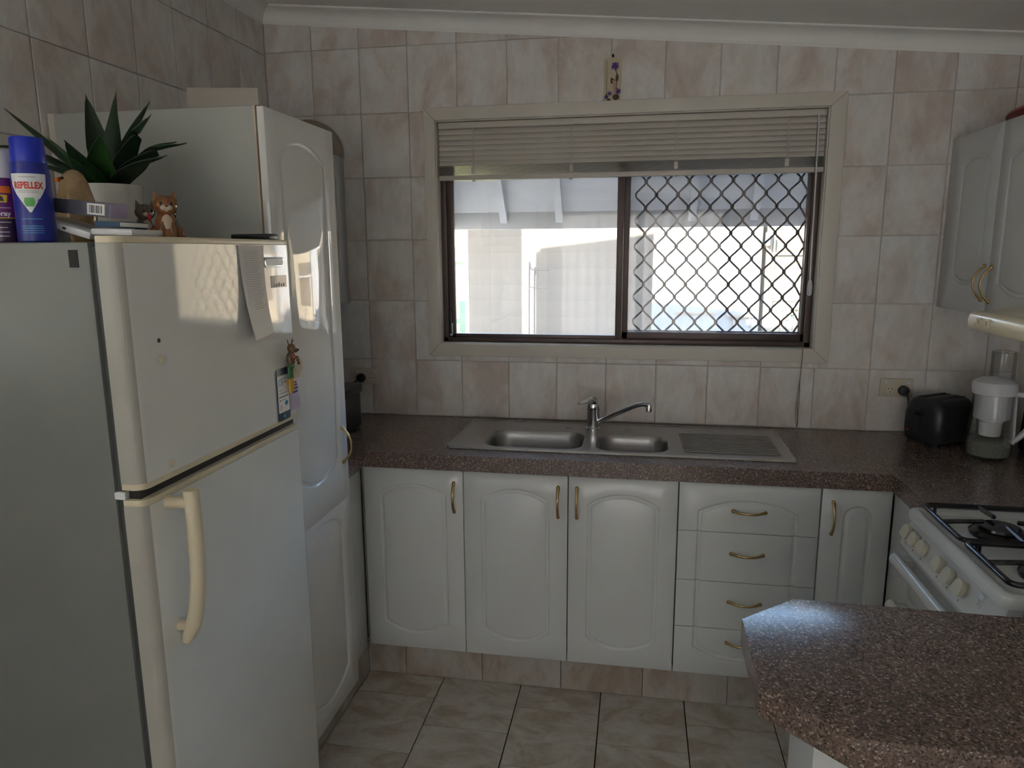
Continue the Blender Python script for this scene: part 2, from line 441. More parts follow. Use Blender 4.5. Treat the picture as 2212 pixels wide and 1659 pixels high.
wall_rear = struct(MB().box(XL - 0.12, W3[0], YF - 0.12, YF, -0.1, 2.60).box(W3[1], XR + 0.12, YF - 0.12, YF, -0.1, 2.60).box(W3[0], W3[1], YF - 0.12, YF, -0.1, W3[2]).box(W3[0], W3[1], YF - 0.12, YF, W3[3], 2.60).build('wall_rear', 'paint_wall'))
c = MB(); t = 0.10
xa, xb = XL - 0.12, XR + 0.12
c.prism([(xa, zc(xa) + 0.062), (xb, zc(xb) + 0.062), (xb, zc(xb) + 0.09), (xa, zc(xa) + 0.09)], YF - 0.12, 0.12, 'y')
ceiling = struct(c.build('ceiling', 'paint_ceiling'))
# coved cornice along the back and left walls
def cove(name, a, b, inward, zs):
    prof = [(0.0, 0.0), (0.006, 0.0), (0.008, 0.008)] + [(0.010 + 0.052 * (1 - math.cos(k / 8 * PI / 2)), 0.008 + 0.046 * math.sin(k / 8 * PI / 2)) for k in range(9)] + [(0.066, 0.056), (0.066, 0.0625), (0.0, 0.0625)]
    mb = MB(); vs = []
    for (q, z) in ((a, zs[0]), (b, zs[1])):
        for d, h in prof: vs.append((q[0] + inward[0] * d, q[1] + inward[1] * d, z + h - 0.0906 * inward[0] * d * (1 if inward[0] else 0)))
    n = len(prof)
    mb.add(vs, [tuple(range(n)), tuple(range(2 * n - 1, n - 1, -1))] + [(i, (i + 1) % n, n + (i + 1) % n, n + i) for i in range(n)])
    return struct(mb.build(name, 'paint_ceiling', smooth=True, ang=40))
cove('trim_1', (XL, 0), (XR, 0), (0, -1), (zc(XL), zc(XR)))
cove('trim_2', (XL, YF), (XL, 0), (1, 0), (zc(XL), zc(XL)))

# ---- wall tiles, one object each
def tile_mesh(poly, t, bev, kind):
    n = len(poly); inner = offset_poly(poly, bev)
    if kind == 'back':   P = lambda a, b, h: (a, -h, b)
    elif kind == 'left': P = lambda a, b, h: (h, a, b)
    elif kind == 'kickl': P = lambda a, b, h: (h, a, b)
    else:                P = lambda a, b, h: (a, b, h)
    vs = [P(a, b, 0) for a, b in poly] + [P(a, b, t - bev * 0.7) for a, b in poly] + [P(a, b, t) for a, b in inner]
    fs = [(i, (i + 1) % n, n + (i + 1) % n, n + i) for i in range(n)] + [(n + i, n + (i + 1) % n, 2 * n + (i + 1) % n, 2 * n + i) for i in range(n)] + [tuple(range(2 * n, 3 * n))]
    me = bpy.data.meshes.new('tile'); me.from_pydata(vs, [], fs)
    bm = bmesh.new(); bm.from_mesh(me); bmesh.ops.recalc_face_normals(bm, faces=bm.faces)
    for f in bm.faces:                      # open at the back: make sure the face looks out
        pass
    bm.to_mesh(me); bm.free()
    nrm = {'back': Vector((0, -1, 0)), 'left': Vector((1, 0, 0)), 'kickl': Vector((1, 0, 0)), 'floor': Vector((0, 0, 1))}[kind]
    if me.polygons[-1].normal.dot(nrm) < 0: me.flip_normals()
    return me
TCACHE = {}
def place_tile(name, poly, kind, base, parent, mat, t=0.006, bev=0.0018):
    if len(poly) < 3: return
    xs = [q[0] for q in poly]; ys = [q[1] for q in poly]
    if max(xs) - min(xs) < 0.012 or max(ys) - min(ys) < 0.012: return
    cx, cy = (min(xs) + max(xs)) / 2, (min(ys) + max(ys)) / 2
    loc = [(round(a - cx, 4), round(b - cy, 4)) for a, b in poly]
    key = (kind, tuple(loc), mat, t)
    if key not in TCACHE:
        me = tile_mesh(loc, t, bev, kind); me.materials.append(MATS[mat]); TCACHE[key] = me
    jit = random.uniform(-0.0005, 0.0005)
    L = {'back': (cx, base + jit, cy), 'left': (base + jit, cx, cy), 'kickl': (base + jit, cx, cy), 'floor': (cx, cy, base + jit * 0.5)}[kind]
    link(name, TCACHE[key], parent, L)
G = 0.0015
HX0, HX1, HZ0, HZ1 = OPX0 - 0.02, OPX1 + 0.02, OPZ0 - 0.02, OPZ1 + 0.02
for j in range(-1, 6):
    for k in range(-3, 12):
        x0, x1 = max(k * PX, XL + 0.004) + G, min((k + 1) * PX, XR - 0.002) - G
        z0, z1 = max(Z0 + j * PZ, 0.9) + G, Z0 + (j + 1) * PZ - G
        if x1 - x0 < 0.02: continue
        rects = []
        if x1 > HX0 and x0 < HX1 and z1 > HZ0 and z0 < HZ1:
            if x0 < HX0: rects.append((x0, HX0, z0, z1))
            if x1 > HX1: rects.append((HX1, x1, z0, z1))
            a, b = max(x0, HX0), min(x1, HX1)
            if z0 < HZ0: rects.append((a, b, z0, HZ0))
            if z1 > HZ1: rects.append((a, b, HZ1, z1))
        else: rects.append((x0, x1, z0, z1))
        for a, b, d, e in rects:
            poly = clip([(a, d), (b, d), (b, e), (a, e)], 0.0906, 1, 2.463 + 0.004)
            place_tile('wall_tile', poly, 'back', 0.0, wall_back, 'wall_tile')
for j in range(2, 6):
    for k in range(0, 12):
        y1, y0 = -k * PX - 0.006 - G, -(k + 1) * PX - 0.006 + G
        z0, z1 = Z0 + j * PZ - 0.008 + G, min(Z0 + (j + 1) * PZ - 0.008 - G, zc(XL) + 0.004)
        place_tile('wall_tile', [(y0, z0), (y1, z0), (y1, z1), (y0, z1)], 'left', XL, wall_left, 'wall_tile')
# ---- floor tiles in a half-bond
FP, FX, FY = 0.2973, 0.2408, -0.6614
for i in range(-3, 7):
    x0, x1 = FX + (i - 1) * FP + 0.002, FX + i * FP - 0.002
    off = 0 if i % 2 == 0 else -FP / 2
    for j in range(-2, 11):
        y1, y0 = FY + off - (j - 1) * FP - 0.0012, FY + off - j * FP + 0.0012
        if y1 < -3.6 or y0 > -0.36: continue
        place_tile('floor_tile', [(max(x0, XL + 0.002), y0), (min(x1, XR - 0.002), y0), (min(x1, XR - 0.002), min(y1, -0.36)), (max(x0, XL + 0.002), min(y1, -0.36))], 'floor', -0.006, fl, 'floor_tile', bev=0.001)
struct(MB().box(XL, XR, YF, -3.62, -0.006, 0.004).build('floor_carpet', 'carpet'))
# ---- tiled kickboards
kb = struct(MB().box(-0.054, 1.80, -0.527, -0.515, 0.0, 0.142).build('baseboard_back', 'grout_dark'))
for i in range(-1, 7):
    a, b = 0.0923 + (i - 1) * FP + 0.001, 0.0923 + i * FP - 0.001
    a = max(a, -0.048); b = min(b, 1.80)
    place_tile('shaded_kick_tile', [(a, 0.002), (b, 0.002), (b, 0.140), (a, 0.140)], 'back', -0.5268, kb, 'shaded_kick_tile', 0.006, 0.001)
kl = struct(MB().box(-0.072, -0.060, -1.19, -0.515, 0.0, 0.132).build('baseboard_left', 'grout_dark'))
for y1, y0 in ((-0.534, -0.812), (-0.814, -1.11), (-1.112, -1.19)):
    place_tile('shaded_kick_tile', [(y0, 0.002), (y1, 0.002), (y1, 0.128), (y0, 0.128)], 'kickl', -0.0605, kl, 'shaded_kick_tile', 0.006, 0.001)

# ------------------------------------------------------------------ kitchen window
win = sgroup('window_1', (0.86, 0.05, OPZ0))
AX0, AX1, AZ0, AZ1 = 0.065, 1.665, 1.166, 2.165
def mitre(name, pts, y0, y1, mat, par, bev=0.003):
    return MB().prism(pts, y0, y1, 'y').build(name, mat, par, bevel=bev)
ix0, ix1, iz0, iz1 = OPX0 + 0.004, OPX1 - 0.004, OPZ0 + 0.004, OPZ1 - 0.004
for pts in ([(AX0, AZ0), (AX1, AZ0), (ix1, iz0), (ix0, iz0)], [(AX1, AZ0), (AX1, AZ1), (ix1, iz1), (ix1, iz0)],
            [(AX1, AZ1), (AX0, AZ1), (ix0, iz1), (ix1, iz1)], [(AX0, AZ1), (AX0, AZ0), (ix0, iz0), (ix0, iz1)]):
    mitre('architrave_board', pts, -0.022, -0.004, 'paint_trim', win)
for b in ((OPX0, OPX0 + 0.008, -0.012, 0.12, OPZ0, OPZ1), (OPX1 - 0.008, OPX1, -0.012, 0.12, OPZ0, OPZ1), (OPX0, OPX1, -0.014, 0.12, OPZ0, OPZ0 + 0.008), (OPX0, OPX1, -0.012, 0.12, OPZ1 - 0.008, OPZ1)):
    MB().box(*b).build('reveal_board', 'paint_trim', win, bevel=0.0015)
fx0, fx1, fz0, fz1 = OPX0 + 0.008, OPX1 - 0.008, OPZ0 + 0.008, OPZ1 - 0.008
fr_ = [(fx0, fx0 + 0.022, 0.035, 0.105, fz0, fz1), (fx1 - 0.022, fx1, 0.035, 0.105, fz0, fz1), (fx0, fx1, 0.035, 0.105, fz0, fz0 + 0.020), (fx0, fx1, 0.035, 0.105, fz1 - 0.022, fz1)]
for b in fr_: MB().box(*b).build('frame_bar', 'brown_aluminium', win, bevel=0.002)
sash = MB().box(0.137, 0.165, 0.048, 0.066, 1.240, 2.09).box(0.842, 0.868, 0.046, 0.066, 1.240, 2.09).box(0.137, 0.868, 0.048, 0.066, 1.234, 1.254).box(0.137, 0.868, 0.048, 0.066, 2.07, 2.09)
so = sash.build('sliding_sash', 'brown_aluminium', win, bevel=0.0015)
MB().box(0.163, 0.844, 0.055, 0.059, 1.252, 2.072).build('glass_pane', 'glass_dusty', so)
lt = MB().box(0.140, 0.152, 0.036, 0.049, 1.285, 1.355).build('sash_latch', 'black_plastic', so, bevel=0.003)
ch = MB().box(0.151, 0.158, 0.030, 0.049, 1.252, 1.300); ch.lathe([(0.008, 0), (0.009, 0.004), (0.009, 0.016), (0.006, 0.02)], (0.150, 0.046, 1.250), 14, axis='y')
ch.lathe([(0.0025, 0), (0.0025, 0.002)], (0.1545, 0.031, 1.292), 8, axis='y')
ch.build('chrome_lock', 'chrome', so, smooth=True)
fs = MB().box(0.868, 0.892, 0.066, 0.09, 1.240, 2.09).box(1.572, 1.585, 0.066, 0.09, 1.240, 2.09).box(0.868, 1.585, 0.066, 0.09, 1.232, 1.268).box(0.868, 1.585, 0.066, 0.09, 2.07, 2.09)
fo = fs.build('fixed_sash', 'brown_aluminium', win, bevel=0.0015)
MB().box(0.890, 1.574, 0.074, 0.078, 1.266, 2.072).build('glass_pane', 'glass_clear', fo)
sc = MB().box(0.872, 0.893, 0.092, 0.106, 1.250, 2.09).box(1.570, 1.586, 0.092, 0.106, 1.250, 2.09).box(0.872, 1.586, 0.092, 0.106, 1.236, 1.274).box(0.872, 1.586, 0.092, 0.106, 2.072, 2.09)
so2 = sc.build('security_screen', 'brown_aluminium', win, bevel=0.0015)
MB().box(0.892, 1.572, 0.1035, 0.1042, 1.272, 2.074).build('fly_mesh', 'fly_mesh', so2)
def strand(xe, xo):        # x at even levels, x at odd levels
    pts = []
    lo, hi = 1.274, 2.072
    zz = 1.870 + 0.102 * 2
    lev = 0
    while zz > lo - 0.06:
        x = xe if lev % 2 == 0 else xo
        xn = xo if lev % 2 == 0 else xe
        sgn = 1 if xn > x else -1
        for dz, dx in ((0.0125, 0.0042), (0.0075, 0.0), (-0.0075, 0.0), (-0.0125, 0.0042)):
            pts.append((x + sgn * dx, 0.099, zz + dz))
        zz -= 0.051; lev += 1
    pts = [q for q in pts]
    out = []
    for i, q in enumerate(pts):
        if lo - 0.004 <= q[2] <= hi + 0.004: out.append(q)
        for nb in ((i + 1),):
            if nb < len(pts):
                for lim in (hi, lo):
                    z1_, z2_ = q[2], pts[nb][2]
                    if (z1_ - lim) * (z2_ - lim) < 0:
                        t_ = (z1_ - lim) / (z1_ - z2_); out.append((lerp(q[0], pts[nb][0], t_), 0.099, lim))
    out.sort(key=lambda q: -q[2])
    return out
for k in range(0, 8):
    xa_, xb_ = 0.953 + 0.0846 * k, 0.9107 + 0.0846 * k
    for e, o_ in ((xa_ - 0.0034, xb_ + 0.0034), (xa_ + 0.0034, xb_ + 0.0846 - 0.0034)):
        if max(e, o_) > 1.572:
            e, o_ = min(e, 1.571), min(o_, 1.571)
        MB().tube(strand(e, o_), 0.0040, 6, up=(0, 1, 0)).build('grille_bar', 'grille_metal', so2, smooth=True)

# ---- venetian blind, pulled most of the way up
bl = thing('venetian_blind', 'beige venetian blind drawn up to the top of the window', 'blind', (0.866, 0.012, 1.883))
BX0, BX1 = 0.119, 1.603
MB().box(BX0, BX1, 0.000, 0.026, 2.086, 2.110).build('head_rail', 'blind_slat', bl, bevel=0.004)
MB().box(BX0, BX1, -0.002, 0.026, 1.884, 1.904).build('bottom_rail', 'blind_slat', bl, bevel=0.005)
def slat(z, tilt):
    mb = MB(); n = 5; h = 0.0125
    vs = []
    for x in (BX0 + 0.001, BX1 - 0.001):
        for i in range(n):
            s_ = -1 + 2 * i / (n - 1); d = s_ * h; cr = 0.0018 * (1 - s_ * s_)
            vs.append((x, 0.012 + d * math.cos(tilt) + cr * math.sin(tilt), z - d * math.sin(tilt) + cr * math.cos(tilt)))
    vs2 = [(a, b, c_ - 0.0004) for a, b, c_ in vs]
    fs = [(i, i + 1, n + i + 1, n + i) for i in range(n - 1)] + [(2 * n + i, 3 * n + i, 3 * n + i + 1, 2 * n + i + 1) for i in range(n - 1)]
    fs += [(0, n, 3 * n, 2 * n), (n - 1, 2 * n + n - 1, 3 * n + n - 1, 2 * n - 1)]
    return mb.add(vs + vs2, fs).build('slat', 'blind_slat', bl, smooth=True, ang=60)
for i in range(7): slat(2.0745 - 0.0203 * i, -1.05)
for i in range(12): slat(1.942 - 0.0032 * i, 0.0)
for x in (0.262, 0.658, 1.062, 1.468):
    MB().tube([(x, -0.0025, 2.09), (x, -0.0025, 1.90)], 0.0010, 5).tube([(x + 0.004, -0.002, 2.09), (x + 0.004, -0.002, 1.90)], 0.0009, 5).build('ladder_cord', 'cord', bl)
    MB().box(x - 0.006, x + 0.010, -0.006, -0.001, 1.908, 1.935).build('cord_bunch', 'cord', bl, bevel=0.002)
    MB().ell((x, 0.012, 1.882), (0.007, 0.005, 0.004)).build('rail_button', 'blind_slat', bl, smooth=True)
MB().tube([(1.572, -0.004, 2.092), (1.573, -0.012, 2.05), (1.579, -0.014, 1.480)], 0.0028, 6).build('tilt_wand', 'plastic_white', bl, smooth=True)
MB().lathe([(0.004, 0), (0.009, 0.006), (0.0095, 0.035), (0.006, 0.058), (0.002, 0.062)], (1.5795, -0.014, 1.425), 12, sy=0.6).build('wand_grip', 'plastic_white', bl, smooth=True)
lc = MB()
lc.tube(spline([(1.569, -0.006, 2.09), (1.567, -0.018, 1.9), (1.5655, -0.030, 1.5), (1.566, -0.032, 1.2), (1.5645, -0.022, 1.09)], 6), 0.0012, 5)
for q in (([(1.5645, -0.022, 1.10), (1.560, -0.022, 1.04), (1.556, -0.022, 0.98), (1.560, -0.022, 0.935), (1.5655, -0.022, 0.912)]), ([(1.5645, -0.022, 1.10), (1.5685, -0.022, 1.03), (1.567, -0.022, 0.96), (1.569, -0.022, 0.93), (1.5655, -0.022, 0.912)]), ([(1.5645, -0.022, 1.10), (1.563, -0.023, 1.03), (1.561, -0.023, 0.99), (1.567, -0.023, 0.94), (1.5655, -0.022, 0.912)])):
    lc.tube(spline(q, 6), 0.0010, 5)
lc.ell((1.5655, -0.022, 0.913), (0.003, 0.003, 0.005))
lc.build('lift_cord', 'cord_dark', bl, smooth=True)

# ------------------------------------------------------------------ cabinet doors
def arc_pts(xl, xr, zs, za, n=14):        # left to right through the apex
    h = za - zs; c_ = (xr - xl) / 2; r = (c_ * c_ + h * h) / (2 * abs(h)); cx = (xl + xr) / 2; cz = za - math.copysign(r, h)
    a0 = math.asin(c_ / r); out = []
    for i in range(n + 1):
        a = -a0 + 2 * a0 * i / n; out.append((cx + r * math.sin(a), cz + math.copysign(r * math.cos(a), h)))
    return out
def door_mesh(w, h, panel, t=0.018, e=0.0015, profile=((0, 0), (0.0022, 0.0045), (0.0070, 0.0062), (0.0125, 0.0045), (0.0165, 0.0008), (0.019, 0.0))):
    """front at y=0 facing -y, x 0..w, z 0..h; panel=(xl,xr,z_spring_top,z_apex_top,z_spring_bot,z_apex_bot)"""
    xl, xr, zt, zta, zb, zba = panel
    ns = 8
    top = arc_pts(xl, xr, zt, zta); bot = arc_pts(xl, xr, zb, zba)
    out = [(xr, lerp(zb, zt, i / ns)) for i in range(ns)] + list(reversed(top))[:-1] + [(xl, lerp(zt, zb, i / ns)) for i in range(ns)] + bot[:-1]
    # CCW seen from the front
    n = len(out); cx, cz = w / 2, h / 2
    def on_rect(q, x0, x1, z0, z1):
        dx, dz = q[0] - cx, q[1] - cz; k = 1e9
        if dx > 1e-9: k = min(k, (x1 - cx) / dx)
        if dx < -1e-9: k = min(k, (x0 - cx) / dx)
        if dz > 1e-9: k = min(k, (z1 - cz) / dz)
        if dz < -1e-9: k = min(k, (z0 - cz) / dz)
        return [cx + dx * k, cz + dz * k]
    outer = [on_rect(q, e, w - e, e, h - e) for q in out]
    for cxn in ((e, e), (w - e, e), (w - e, h - e), (e, h - e)):
        i = min(range(n), key=lambda i: (outer[i][0] - cxn[0]) ** 2 + (outer[i][1] - cxn[1]) ** 2); outer[i] = list(cxn)
    full = [((0 if q[0] <= e + 1e-6 else (w if q[0] >= w - e - 1e-6 else q[0])), (0 if q[1] <= e + 1e-6 else (h if q[1] >= h - e - 1e-6 else q[1]))) for q in outer]
    loops = [[(a, t, b) for a, b in full], [(a, e, b) for a, b in full], [(a, 0, b) for a, b in outer]]
    for d, y in profile: loops.append([(a, y, b) for a, b in offset_poly(out, d)])
    vs = [q for l in loops for q in l]; fs = []
    for k in range(len(loops) - 1):
        for i in range(n):
            j = (i + 1) % n; fs.append((k * n + i, k * n + j, (k + 1) * n + j, (k + 1) * n + i))
    fs.append(tuple(range((len(loops) - 1) * n, len(loops) * n))); fs.append(tuple(range(n - 1, -1, -1)))
    return vs, fs
def orient(kind, o):          # place local door space in the world
    a = {'y-': 0, 'x+': PI / 2, 'x-': -PI / 2}[kind]
    return Matrix.Translation(o) @ Matrix.Rotation(a, 4, 'Z')
def door(name, kind, o, w, h, panel, mat, parent, t=0.018):
    mb = MB(); mb.M = orient(kind, o); vs, fs = door_mesh(w, h, panel, t); mb.add(vs, fs)
    return mb.build(name, mat, parent, smooth=True, ang=50)
def bow_handle(kind, o, parent, length=0.105, vertical=True, out=0.026):
    """o = centre on the door face (local door frame origin in the world)"""
    mb = MB(); mb.M = orient(kind, o); pts = []; rs = []
    for i in range(15):
        s_ = -1 + 2 * i / 14
        y = -out * (1 - abs(s_) ** 2.2) - 0.002; a = s_ * length / 2
        pts.append((0, y, a) if vertical else (a, y, 0)); rs.append(0.0036 + 0.0022 * abs(s_) ** 3)
    mb.tube(pts, rs, 8, flat=(1.15, 0.85) if vertical else (0.85, 1.15))
    for s_ in (-1, 1):
        a = s_ * length / 2
        mb.lathe([(0.0062, -0.001), (0.0066, 0.004), (0.004, 0.008)], (0, 0, a) if vertical else (a, 0, 0), 10, axis='y')
    return mb.build('handle', 'brass', parent, smooth=True, ang=60)
def carcass(parent, x0, x1, y0, y1, z0, z1, mat='melamine'):
    return MB().box(x0, x1, y0, y1, z0, z1).build('carcass', mat, parent, bevel=0.001)

DB, DT = 0.141, 0.838           # base doors: bottom, top
DY = -0.575
PT = (0.741, 0.783, 0.243, 0.199)    # panel spring/apex heights, world z
def base_panel(xl, xr, x0): return (xl - x0, xr - x0, PT[0] - DB, PT[1] - DB, PT[2] - DB, PT[3] - DB)
# corner cabinet, door beside the pantry corner
cb = thing('base_cabinet', 'white base cabinet with one arched door, left of the sink cupboards', 'cabinet', (0.15, -0.30, 0.14))
carcass(cb, -0.05, 0.338, -0.545, -0.02, 0.142, 0.840)
d = door('door', 'y-', (-0.031, DY, DB), 0.3695, DT - DB, base_panel(0.026, 0.276, -0.032), 'vinyl_white', cb)
bow_handle('y-', (0.3065, DY, 0.740), d, 0.108)
cb = thing('sink_cabinet', 'white double-door base cabinet under the sink', 'cabinet', (0.71, -0.30, 0.14))
sb = MB().box(0.341, 1.085, -0.545, -0.02, 0.142, 0.16).box(0.341, 0.357, -0.545, -0.02, 0.16, 0.84).box(1.069, 1.085, -0.545, -0.02, 0.16, 0.84).box(0.341, 1.085, -0.035, -0.02, 0.16, 0.84)
sb.build('carcass', 'melamine', cb)
d = door('door', 'y-', (0.3415, DY, DB), 0.369, DT - DB, base_panel(0.402, 0.648, 0.3405), 'vinyl_white', cb)
bow_handle('y-', (0.678, DY, 0.743), d, 0.108)
d = door('door', 'y-', (0.7140, DY, DB), 0.369, DT - DB, base_panel(0.778, 1.023, 0.7135), 'vinyl_white', cb)
bow_handle('y-', (0.743, DY, 0.744), d, 0.108)
cb = thing('drawer_cabinet', 'white base cabinet with a stack of four drawers', 'cabinet', (1.31, -0.30, 0.14))
carcass(cb, 1.088, 1.537, -0.545, -0.02, 0.142, 0.840)
dx0, dw = 1.0870, 0.449
cuts = [DB, 0.3175, 0.4905, 0.668, DT]
for i in range(4):
    vs, fs = door_mesh(dw, DT - DB, base_panel(1.149, 1.472, dx0), 0.018)
    me = bpy.data.meshes.new('drawer_front'); me.from_pydata(vs, [], fs)
    bm = bmesh.new(); bm.from_mesh(me); bmesh.ops.recalc_face_normals(bm, faces=bm.faces)
    for zz, nz in ((cuts[i] - DB + 0.001, -1), (cuts[i + 1] - DB - 0.001, 1)):
        if (i == 0 and nz < 0) or (i == 3 and nz > 0): continue
        r = bmesh.ops.bisect_plane(bm, geom=bm.verts[:] + bm.edges[:] + bm.faces[:], dist=1e-6, plane_co=(0, 0, zz), plane_no=(0, 0, nz), clear_outer=True)
        es = [g for g in r['geom_cut'] if isinstance(g, bmesh.types.BMEdge)]
        bmesh.ops.edgeloop_fill(bm, edges=es)
    zm = min(v_.co.z for v_ in bm.verts)
    for v_ in bm.verts: v_.co.z -= zm; v_.co.x -= dw / 2
    bm.to_mesh(me); bm.free()
    me.polygons.foreach_set('use_smooth', [True] * len(me.polygons)); me.set_sharp_from_angle(angle=math.radians(50))
    me.materials.append(MATS['vinyl_white'])
    o = link('drawer', me, cb, (dx0 + dw / 2, DY, DB + zm))
    hz = (0.268, 0.419, 0.595, 0.745)[i]
    bow_handle('y-', (1.315, DY, hz), o, 0.104, vertical=False)
cb = thing('base_cabinet', 'white base cabinet with one narrow arched door, between the drawers and the cooker', 'cabinet', (1.65, -0.30, 0.14))
carcass(cb, 1.540, 1.755, -0.545, -0.02, 0.142, 0.840)
d = door('door', 'y-', (1.5400, DY, DB), 0.2125, DT - DB, base_panel(1.606, 1.697, 1.5395), 'vinyl_white', cb)
bow_handle('y-', (1.5745, DY, 0.740), d, 0.108)
cb = thing('base_cabinet', 'plain white cabinet side panel between the corner and the cooker', 'cabinet', (2.0, -0.72, 0.10))
MB().box(1.757, 1.775, -0.868, -0.577, 0.142, 0.842).build('end_panel', 'vinyl_white', cb, bevel=0.001)
MB().box(1.776, 2.335, -0.868, -0.02, 0.142, 0.842).build('carcass', 'melamine', cb)
cb = thing('base_cabinet', 'plain white cabinet end beside the tall pantry, under the bench return', 'cabinet', (-0.3, -0.66, 0.13))
MB().box(-0.060, -0.042, -0.784, -0.578, 0.130, 0.840).build('end_panel', 'vinyl_white', cb, bevel=0.001)
MB().box(XL + 0.005, -0.061, -0.784, -0.02, 0.142, 0.840).build('carcass', 'melamine', cb)

# ------------------------------------------------------------------ pantry
pn = thing('pantry', 'tall white gloss pantry cupboard with arched doors behind the refrigerator', 'cupboard', (-0.31, -0.99, 0.13))
PXF = 0.006
MB().box(XL + 0.012, -0.022, -1.200, -0.790, 0.132, 1.960).build('carcass', 'melamine', pn, bevel=0.001)
MB().box(-0.0218, -0.0165, -1.2004, -0.7896, 0.134, 1.9604).build('edge_strip', 'edge_strip', pn)
MB().box(XL + 0.012, XL + 0.03, -1.2015, -1.1995, 0.90, 1.961).build('scribe_strip', 'paint_trim', pn)
y0p, wp = -1.199, 0.410
mb = MB()
for z0_, z1_, pan in ((0.134, 0.806, (0.065, 0.345, 0.742 - 0.134, 0.784 - 0.134, 0.235 - 0.134, 0.192 - 0.134)), (0.806, 1.958, (0.065, 0.345, 1.852 - 0.806, 1.897 - 0.806, 0.957 - 0.806, 0.912 - 0.806))):
    mb.M = orient('x+', (PXF, y0p, z0_)); vs, fs = door_mesh(wp, z1_ - z0_, pan, 0.0185, 0.0002); mb.add(vs, fs)
d = mb.build('door', 'vinyl_gloss', pn, smooth=True, ang=50)
bow_handle('x+', (PXF, -0.829, 0.990), d, 0.112, out=0.030)
bx = tag(MB().prism([(-0.20, 1.9605), (-0.006, 1.9605), (-0.006, 2.001), (-0.20, 2.010)], -1.198, -1.180, 'y').build('loose_board', 'board_beige', bevel=0.002), 'narrow beige board standing on edge on top of the pantry', 'board')

# ------------------------------------------------------------------ left wall cabinet
uc = thing('wall_cabinet', 'white upper wall cabinet half hidden behind the pantry', 'cabinet', (-0.45, -0.3, 1.385))
MB().box(XL + 0.004, -0.306, -0.78, -0.006, 1.387, 1.985).build('carcass', 'melamine', uc, bevel=0.001)
door('door', 'x+', (-0.287, -0.388, 1.387), 0.380, 0.600, (0.07, 0.31, 0.50, 0.545, 0.10, 0.055), 'vinyl_white', uc)
door('door', 'x+', (-0.287, -0.775, 1.387), 0.383, 0.600, (0.07, 0.31, 0.50, 0.545, 0.10, 0.055), 'vinyl_white', uc)
bo = thing('arched_board', 'dark arched board standing against the tiles on top of the left wall cabinet', 'board', (-0.43, -0.03, 1.9855))
ap_ = [(-0.575, 1.9862), (-0.280, 1.9862)] + [(-0.4275 + 0.1475 * math.cos(PI * k / 18), 2.000 + 0.135 * math.sin(PI * k / 18)) for k in range(19)]
MB().prism(ap_, -0.050, -0.012, 'y').build('panel', 'ceramic_brown', bo, bevel=0.004)
MB().box(-0.577, -0.279, -0.056, -0.0505, 1.9862, 2.000).build('base_rail', 'ceramic_brown', bo, bevel=0.002)

# ------------------------------------------------------------------ right wall cabinet, hood
uc = thing('wall_cabinet', 'white upper wall cabinet with two arched doors above the range hood', 'cabinet', (2.19, -0.4, 1.385))
MB().box(2.056, XR - 0.003, -0.80, -0.006, 1.388, 1.984).build('carcass', 'melamine', uc, bevel=0.001)
UP = lambda w_: (0.115, w_ - 0.075, 0.49, 0.522, 0.105, 0.072)
d = door('door', 'x-', (2.036, -0.004, 1.387), 0.381, 0.600, (0.105, 0.318, 0.495, 0.524, 0.118, 0.090), 'vinyl_white', uc)
bow_handle('x-', (2.036, -0.360, 1.490), d, 0.110, out=0.030)
d = door('door', 'x-', (2.036, -0.388, 1.387), 0.410, 0.600, (0.057, 0.345, 0.485, 0.524, 0.105, 0.068), 'vinyl_white', uc)
bow_handle('x-', (2.036, -0.411, 1.487), d, 0.110, out=0.030)
tr = thing('tray', 'dark red oval tray lying on top of the right wall cabinet', 'tray', (2.19, -0.42, 1.9855))
MB().lathe([(0.0, 0.004), (0.10, 0.004), (0.128, 0.032), (0.136, 0.032), (0.106, 0.0), (0.0, 0.0)], (2.194, -0.445, 1.9855), 40, sx=0.95, sy=2.1).build('dish', 'red_plastic', tr, smooth=True)
MB().lathe([(0.136, 0.028), (0.141, 0.030), (0.141, 0.037), (0.133, 0.037), (0.130, 0.030)], (2.194, -0.445, 1.9855), 40, sx=0.95, sy=2.1).build('rim', 'red_plastic', tr, smooth=True)

hd = thing('range_hood', 'cream slim range hood with a glossy front lip above the cooker', 'range hood', (2.06, -1.13, 1.38))
hy0, hy1 = -1.45, -0.852
MB().prism([(1.835, 1.392), (2.33, 1.392), (2.33, 1.475), (2.04, 1.475), (1.835, 1.437)], hy0 + 0.004, hy1 - 0.004, 'y').build('housing', 'hood_cream', hd, bevel=0.003)
MB().prism([(1.836, 1.388), (1.806, 1.389), (1.800, 1.398), (1.797, 1.415), (1.802, 1.432), (1.812, 1.438), (1.836, 1.4385)], hy0, hy1, 'y').build('front_lip', 'hood_cream', hd, bevel=0.003, seg=3)
for yy in (-0.920, -0.965):
    s_ = MB().box(1.7945, 1.801, yy - 0.010, yy + 0.010, 1.404, 1.426).build('switch', 'cream_plastic', hd, bevel=0.0015)
    MB().box(1.7925, 1.7955, yy - 0.006, yy + 0.001, 1.408, 1.422).build('rocker', 'print_tan', s_, bevel=0.0008)
for k in range(4):
    for yy in (-1.0, -1.11, -1.22):
        MB().box(1.885 + 0.022 * k, 1.892 + 0.022 * k, yy - 0.045, yy + 0.045, 1.4462 + 0.0041 * k, 1.4487 + 0.0041 * k).build('vent_slot', 'gap_dark', hd)

